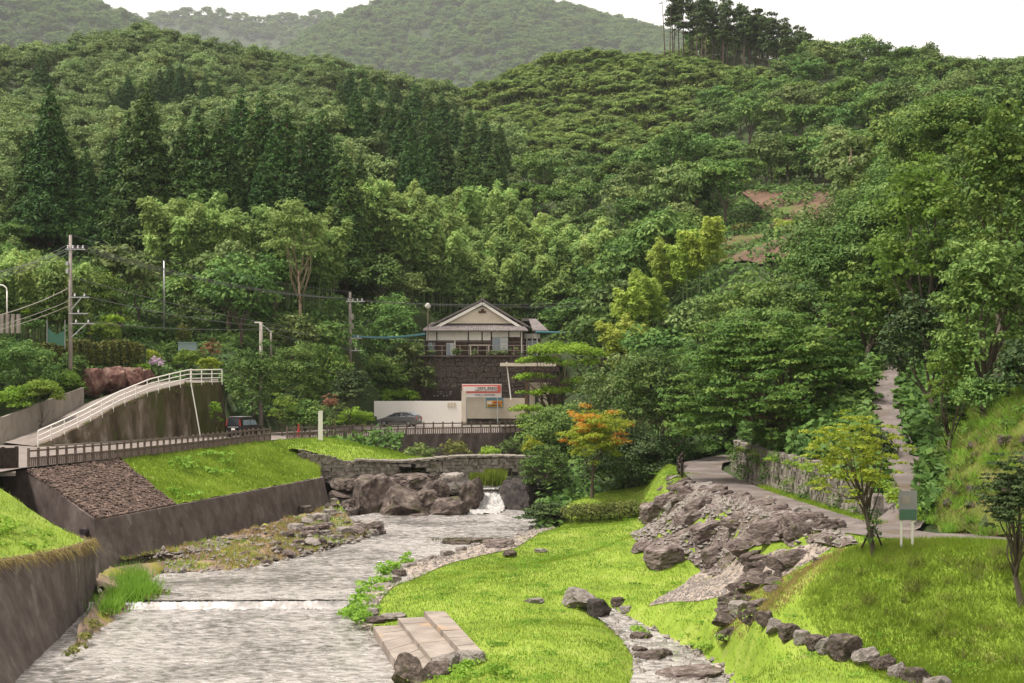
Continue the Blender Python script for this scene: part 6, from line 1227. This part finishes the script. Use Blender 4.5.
# ---- undergrowth over the foot of the slopes
ru = np.random.default_rng(8); x = np.concatenate([ru.uniform(-60, 45, 200000), ru.uniform(10, 38, 160000)]); y = np.concatenate([ru.uniform(54, 215, 200000), ru.uniform(54, 118, 160000)]); k = (in_poly(x, y, hill) | ((((x > 10) & (y > 56) & (y < 118)) | ((x > 1.8) & (y > 97) & (y < 140))) & ~in_poly(x, y, lawn_poly)) | ((x > -28) & (x < -9.5) & (y > 120) & (y < 158) & ~in_poly(x, y, TOWN))) & ~in_poly(x, y, bare_poly) & (np.abs(x/y*F) < 560) & (np.min((x[:,None]-br_s[None,::2,0])**2 + (y[:,None]-br_s[None,::2,1])**2, 1) > 1.15**2)
k &= ~in_poly(x, y, bank_poly) & ~in_poly(x, y, RAMP) & ~((x > -12) & (x < 6.5) & (y > 139) & (y < 178)); k &= (np.min((x[:,None]-road_s[None,::2,0])**2 + (y[:,None]-road_s[None,::2,1])**2, 1) > 3.0**2); x, y = x[k], y[k]; hgt_ = np.abs(ru.normal(0,.3,len(x)))*(1+np.sin(x*.7)*np.sin(y*.6)); C = np.column_stack([x, y, H(x, y)+hgt_+.03])
V, Fa = leaves(C, np.tile([0,-.4,1.], (len(C),1)), .3, ru, 1.7, .6); xr, yr = ru.uniform(-25,80,120000), ru.uniform(200,400,120000); kr = in_poly(xr, yr, yp); Cr = np.column_stack([xr[kr], yr[kr], H(xr[kr], yr[kr])+ru.uniform(.05,.9,kr.sum())]); V2_, F2_ = leaves(Cr, np.tile([0,-.3,1.], (len(Cr),1)), .55, ru, 1.6, .6); tag(Geo().add(V2_, F2_, 0, ru.random(len(Cr))).build('hill_undergrowth', M['young']), kind='stuff'); tag(Geo().add(V, Fa, 0, np.clip(.45+.3*np.sin(x*.9+y*.4)*np.sin(y*.7)+ru.normal(0,.15,len(x)),0,1)).build('undergrowth', M['broad']), kind='stuff')

rs_ = np.random.default_rng(31); xr, yr = rs_.uniform(20,60,40000), rs_.uniform(140,215,40000); kr = in_poly(xr, yr, bare_poly) & (np.sin(xr*.5+1.4*np.sin(yr*.3))*np.sin(yr*.45+xr*.2) + rs_.normal(0,.25,40000) > .25); Cr = np.column_stack([xr[kr], yr[kr], H(xr[kr], yr[kr])+.4+np.abs(rs_.normal(0,.45,kr.sum()))]); V2_, F2_ = leaves(Cr, np.tile([0,-.5,1.], (len(Cr),1)), .34, rs_, 1.6, .6); tag(Geo().add(V2_, F2_, 0, rs_.random(len(Cr))).build('cleared_slope_growth', M['broad']), kind='stuff')
g = Geo()
for k in range(60):
    i = rs_.integers(0, len(_b)); p = np.array([_b[i,0]-.12, _b[i,1]+rs_.uniform(-1,1), _z[i]+rs_.uniform(.1,1.0)*_h[i]]); clumps(g, [(*p, rs_.uniform(.2,.5), 1, np.clip(rs_.normal(.4,.2),0,1))], .1, 1.0, rs_, 0, .2)
tag(g.build('wall_creeper', M['bigtree']), kind='stuff'); g = Geo()
for k in range(16):
    p = RL[rs_.integers(16, 59)]; clumps(g, [(p[0]+rs_.uniform(.0,.3), p[1]-.1, p[2]-rs_.uniform(0,.6), rs_.uniform(.15,.4), 1.1, .4)], .13, 1.2, rs_, 0, .2)
tag(g.build('ramp_wall_weeds', M['hedge']), kind='stuff')
# ---- grass
def blades(C, r, h=(.1,.2), w=.03, lean=.5, k=1):
    n = len(C)*k; C = np.repeat(C, k, 0) + r.normal(0,.05,(n,3))*[1,1,0]; a = r.uniform(0,6.28,n); hh = r.uniform(*h, n); d = np.column_stack([np.cos(a), np.sin(a), np.zeros(n)]); l = unit(r.normal(size=(n,3))*[1,1,0])*(lean*hh*r.random(n))[:,None]
    V = np.stack([C - d*w/2, C + d*w/2, C + l + np.column_stack([np.zeros(n), np.zeros(n), hh])], 1).reshape(-1,3); return V, np.arange(3*n).reshape(n,3)
def patchy(x, y): return .5 + .3*np.sin(x*.55+1.7*np.sin(y*.31))*np.sin(y*.43+1.2*np.sin(x*.37)) + .2*np.sin(x*1.9+np.sin(y*1.3))*np.sin(y*1.7)
r = np.random.default_rng(12)
def grass_on(polys, holes_, n, name, mat='blade', **kw):
    g = Geo()
    for poly in polys:
        P = np.array(poly)[:, :2]; x = r.uniform(P[:,0].min(), P[:,0].max(), n); y = r.uniform(P[:,1].min(), P[:,1].max(), n); m = in_poly(x, y, poly)
        for q in holes_: m &= ~in_poly(x, y, q)
        x, y = x[m], y[m]; t = patchy(x, y); C = np.column_stack([x, y, H(x, y)+.01]); V, Fa = blades(C, r, **kw); k = len(Fa)//max(1,len(x)); g.add(V, Fa, 0, np.clip(np.repeat(t, k) + r.normal(0,.14,len(Fa)),0,1))
    return tag(g.build(name, M[mat]), kind='stuff')
stream_poly = sl[4:] + sr[4:][::-1]; steps_poly = pl((373,624,.5),(445,609,1.1),(482,652,1.1),(405,684,.5))
noh = [gravel_poly, rock_poly, stream_poly, steps_poly, list(map(tuple, roadP)), shore_poly]
grass_on([lawn_poly], noh, 300000, 'lawn_grass', h=(.05,.13), w=.03)
mound_poly = [tuple(PX(px,py,Y))[:2] for px,py,Y in [(800,606,47.5),(835,560,49.5),(870,552,49.5),(960,548,49.5),(1060,548,48.5),(1060,690,36),(950,690,37.6),(850,655,43)]]
grass_on([mound_poly], [], 60000, 'mound_grass', h=(.07,.22), w=.03, lean=.8)
grass_on([bank_poly], [], 34000, 'bank_grass', h=(.1,.4), w=.03, lean=1.4)
grass_on([bank_poly], [], 14000, 'dry_bank_grass', mat='dry', h=(.2,.5), w=.03, lean=1.4)
rb = np.random.default_rng(21); P_ = np.array(bank_poly); g = Geo(); g2 = Geo()
for k in range(1100):
    x, y = rb.uniform(16.5,26), rb.uniform(52.5,74)
    if not in_poly(np.array([x]), np.array([y]), bank_poly)[0]: continue
    z = H1(x, y)+.05; C = np.array([x, y, z]) + rb.normal(0,.16,(46,3))*[1,1,.35]; V, Fa = blades(C, rb, h=(.1,.5), w=.03, lean=2.2); (g if rb.random() < .62 else g2).add(V, Fa, 0, np.clip(rb.normal(.4,.2)+rb.normal(0,.12,len(Fa)),0,1))
tag(g.build('bank_tufts', M['weed']), kind='stuff'); tag(g2.build('olive_bank_tufts', M['hedge']), kind='stuff')
g = Geo(); g2 = Geo(); sp_ = [tuple(hit(px, py))[:2] for px, py in [(806,598),(832,568),(880,562),(1045,562),(1045,668),(940,652),(860,632)]]
for k in range(1000):
    x, y = rb.uniform(8,22), rb.uniform(40,50)
    if not in_poly(np.array([x]), np.array([y]), sp_)[0]: continue
    C = np.array([x, y, H1(x, y)]) + rb.normal(0,.14,(40,3))*[1,1,.1]; V, Fa = blades(C, rb, h=(.1,.42), w=.028, lean=1.6); (g if rb.random() < .72 else g2).add(V, Fa, 0, np.clip(rb.normal(.55,.2)+rb.normal(0,.12,len(Fa)),0,1))
tag(g.build('rough_slope_grass', M['blade']), kind='stuff'); tag(g2.build('olive_slope_grass', M['hedge']), kind='stuff')
grass_on([rock2_poly], [], 9000, 'dry_verge_grass', mat='dry', h=(.06,.2), w=.03, lean=1)
grass_on([rock_poly], [], 9000, 'rock_gap_grass', h=(.06,.2), w=.03); g = Geo()
for k in range(70):
    x, y = rb.uniform(17,25), rb.uniform(53,72)
    if in_poly(np.array([x]), np.array([y]), bank_poly)[0]: clumps(g, [(x, y, H1(x, y)+.1, rb.uniform(.2,.55), .7, np.clip(rb.normal(.45,.2),0,1))], .1, 1.3, rb, 0, .5)
tag(g.build('bank_herbs', M['bigtree']), kind='stuff')
for k in range(20):
    x, y = rnd.uniform(17.2,20.5), rnd.uniform(53.2,60); z = H1(x, y); s_ = rnd.uniform(.35,.8)
    if in_poly(np.array([x]), np.array([y]), bank_poly)[0]: rock('rock', (x, y, z-.12), (s_, s_*.8, s_*.6), 'rock', 'mossy stone half buried in the steep grassy bank at the right', 'rock', 'stones in the grassy bank')
g = Geo()
for k in range(520):
    x, y = rb.uniform(-6,14), rb.uniform(40,104)
    if not in_poly(np.array([x]), np.array([y]), lawn_poly)[0] or any(in_poly(np.array([x]), np.array([y]), q)[0] for q in noh): continue
    C = np.array([x, y, H1(x, y)+.01]) + rb.normal(0,rb.uniform(.15,.6),(60,3))*[1,1,0]; V, Fa = leaves(C+[0,0,.06], np.tile([0,0,1.],(60,1)), .06, rb, 1.4, .6); g.add(V, Fa, 0, np.clip(rb.normal(.4,.25)+rb.normal(0,.12,60),0,1))
tag(g.build('lawn_clover', M['weed']), kind='stuff')
grass_on([lawn_poly], noh, 26000, 'dry_lawn_grass', mat='dry', h=(.04,.12), w=.025)
grass_on([verge_poly], [], 9000, 'verge_grass', h=(.08,.25))
def grass_loft(ls, n, name, mat='blade', sel=None, **kw):
    V, Fa = ls; T = V[Fa]; i = r.integers(0, len(Fa), n); ar = np.linalg.norm(np.cross(T[:,1]-T[:,0], T[:,3]-T[:,0]), axis=1); i = r.choice(len(Fa), n, p=ar/ar.sum()); u, v = r.random((n,1)), r.random((n,1)); q = T[i]; C = (q[:,0]*(1-u)+q[:,1]*u)*(1-v) + (q[:,3]*(1-u)+q[:,2]*u)*v
    if sel is not None: C = C[sel(C)]
    B_, Fb = blades(C, r, **kw); return tag(Geo().add(B_, Fb, 0, np.clip(patchy(C[:,0], C[:,1]) + r.normal(0,.14,len(C)),0,1)).build(name, M[mat]), kind='stuff')
grass_loft(s1, 26000, 'slope_grass', h=(.08,.22), w=.035); grass_loft(s2, 34000, 'slope_grass', h=(.1,.25), w=.05); grass_loft(knoll, 9000, 'knoll_grass', h=(.1,.22), w=.05)
grass_loft(gb, 15000, 'dry_bar_grass', 'dry', lambda C: patchy(C[:,0]*1.3, C[:,1]) > .42, h=(.1,.3), w=.06, lean=.9)
grass_loft(gb, 12000, 'bar_grass', 'weed', lambda C: (patchy(C[:,0]*1.1+3, C[:,1]) > .52) & (C[:,2] > .3), h=(.08,.25), w=.06)
# hanging dry grass on the near wall, weeds in patches
T_ = resample(w1t, 300); C = T_[r.integers(0,260,2600)] + r.normal(0,.08,(2600,3)); V, Fa = blades(C, r, h=(-.7,.12), w=.04, lean=.8); V[2::3,0] += .25; tag(Geo().add(V, Fa, 0, r.random(len(Fa))).build('hanging_dry_grass', M['dry']), kind='stuff')
def weeds(name, label, pts_, size, mat, leaf=.12, n=7, h=.5, group=None):
    g = Geo(); L = []
    for p in pts_:
        for k in range(n): L.append((p[0]+r.normal(0,size), p[1]+r.normal(0,size*1.6), p[2]+abs(r.normal(0,h*.4))+.05, r.uniform(.15,.34), .7, np.clip(r.normal(.55,.2),0,1)))
    clumps(g, L, leaf, 1.3, r, 0, .5, 2.2); return tag(g.build(name, M[mat]), kind='stuff')
V1 = s1[0].reshape(-1,60,3); V2 = s2[0].reshape(-1,70,3)
weeds('leafy_weeds', '', [V1[int(r.uniform(2,16)), int(r.uniform(18,52))] for _ in range(26)], .4, 'weed', .13, 6, .25)
weeds('leafy_weeds', '', [V2[int(a), int(b)] for a, b in [(14,12),(13,14),(12,16),(15,15),(14,18),(10,20),(9,22),(5,3),(3,5),(4,4),(12,30),(14,33),(8,28),(2,7),(16,24),(15,27)]], .45, 'weed', .13, 6, .2)
weeds('river_edge_weeds', '', [GZ(px+rnd.uniform(-3,3), py+rnd.uniform(-3,3), .25) for px, py in [(358,622),(362,612),(366,602),(371,594),(378,586),(386,578),(395,571),(404,565),(360,617),(368,599)] for _ in (0,1)], .28, 'weed', .13, 8, .5)
g = Geo(); C = np.concatenate([np.array(GZ(px, py, .25)) + r.normal(0,.35,(150,3))*[1,1.5,.05] for px, py in [(112,604),(122,597),(130,588),(134,600),(140,590),(118,586),(128,578),(136,580),(108,612),(146,596)]]); V, Fa = blades(C, r, h=(.3,1.0), w=.06, lean=1.0, k=2); g.add(V, Fa, 0, np.clip(r.normal(.45,.2,len(Fa)),0,1)); tag(g.build('river_reeds', M['weed']), kind='stuff')
g = Geo(); C = np.column_stack([r.uniform(-5.2,-.6,2600), r.uniform(117.5,121,2600), np.full(2600,1.95)]); V, Fa = blades(C, r, h=(.7,1.6), w=.09, lean=.4); g.add(V, Fa, 0, r.random(len(Fa))); tag(g.build('pool_reeds', M['reed']), kind='stuff')
weeds('scrub_weeds', '', [np.array(GZ(px, py, .2)) for px, py in [(84,640),(72,655),(93,628),(99,616),(104,608),(150,600),(156,594)]], .22, 'hedge', .1, 5, .2)
isl = GZ(470,541,.5); C = np.column_stack([isl.x+r.normal(0,1.0,1500), isl.y+.6+r.normal(0,.4,1500), np.full(1500,.5)]); V, Fa = blades(C, r, h=(.05,.16), w=.06); tag(Geo().add(V, Fa, 0, r.random(len(Fa))*.5).build('islet_moss', M['hedge']), kind='stuff')
weeds('bed_weeds', '', [hit(px, py) for px, py in [(455,672),(470,668),(488,676),(500,682),(462,682),(640,640),(630,632),(700,650),(725,645)]], .3, 'weed', .09, 6, .25)
weeds('lane_edge_plants', '', [(16.4+.1*i+rnd.uniform(-.2,.2), 58+1.2*i, H1(16.6,58+1.2*i)) for i in range(8)] + [(15.2+rnd.uniform(-.2,.3), 62+2.4*i, H1(15.2,62+2.4*i)+1.6) for i in range(14)], .3, 'weed', .1, 6, .4)
weeds('terrace_plants', '', [(rnd.uniform(-9.5,3), 157.1, 13.45) for _ in range(18)], .25, 'broad_olive', .15, 6, .8)

# ================================================================== HAZE
hm = bpy.data.materials.new('haze_air'); hm.use_nodes = True; t = hm.node_tree; t.nodes.clear(); o_ = t.nodes.new('ShaderNodeOutputMaterial'); pv = t.nodes.new('ShaderNodeVolumePrincipled')
pv.inputs['Color'].default_value = (.9,.92,.95,1); pv.inputs['Density'].default_value = .00008; t.links.new(pv.outputs[0], o_.inputs['Volume'])
hb_ = Geo().add(*box((0, 2250, 545), (6400, 4700, 1110))).build('haze', hm); tag(hb_, kind='stuff')
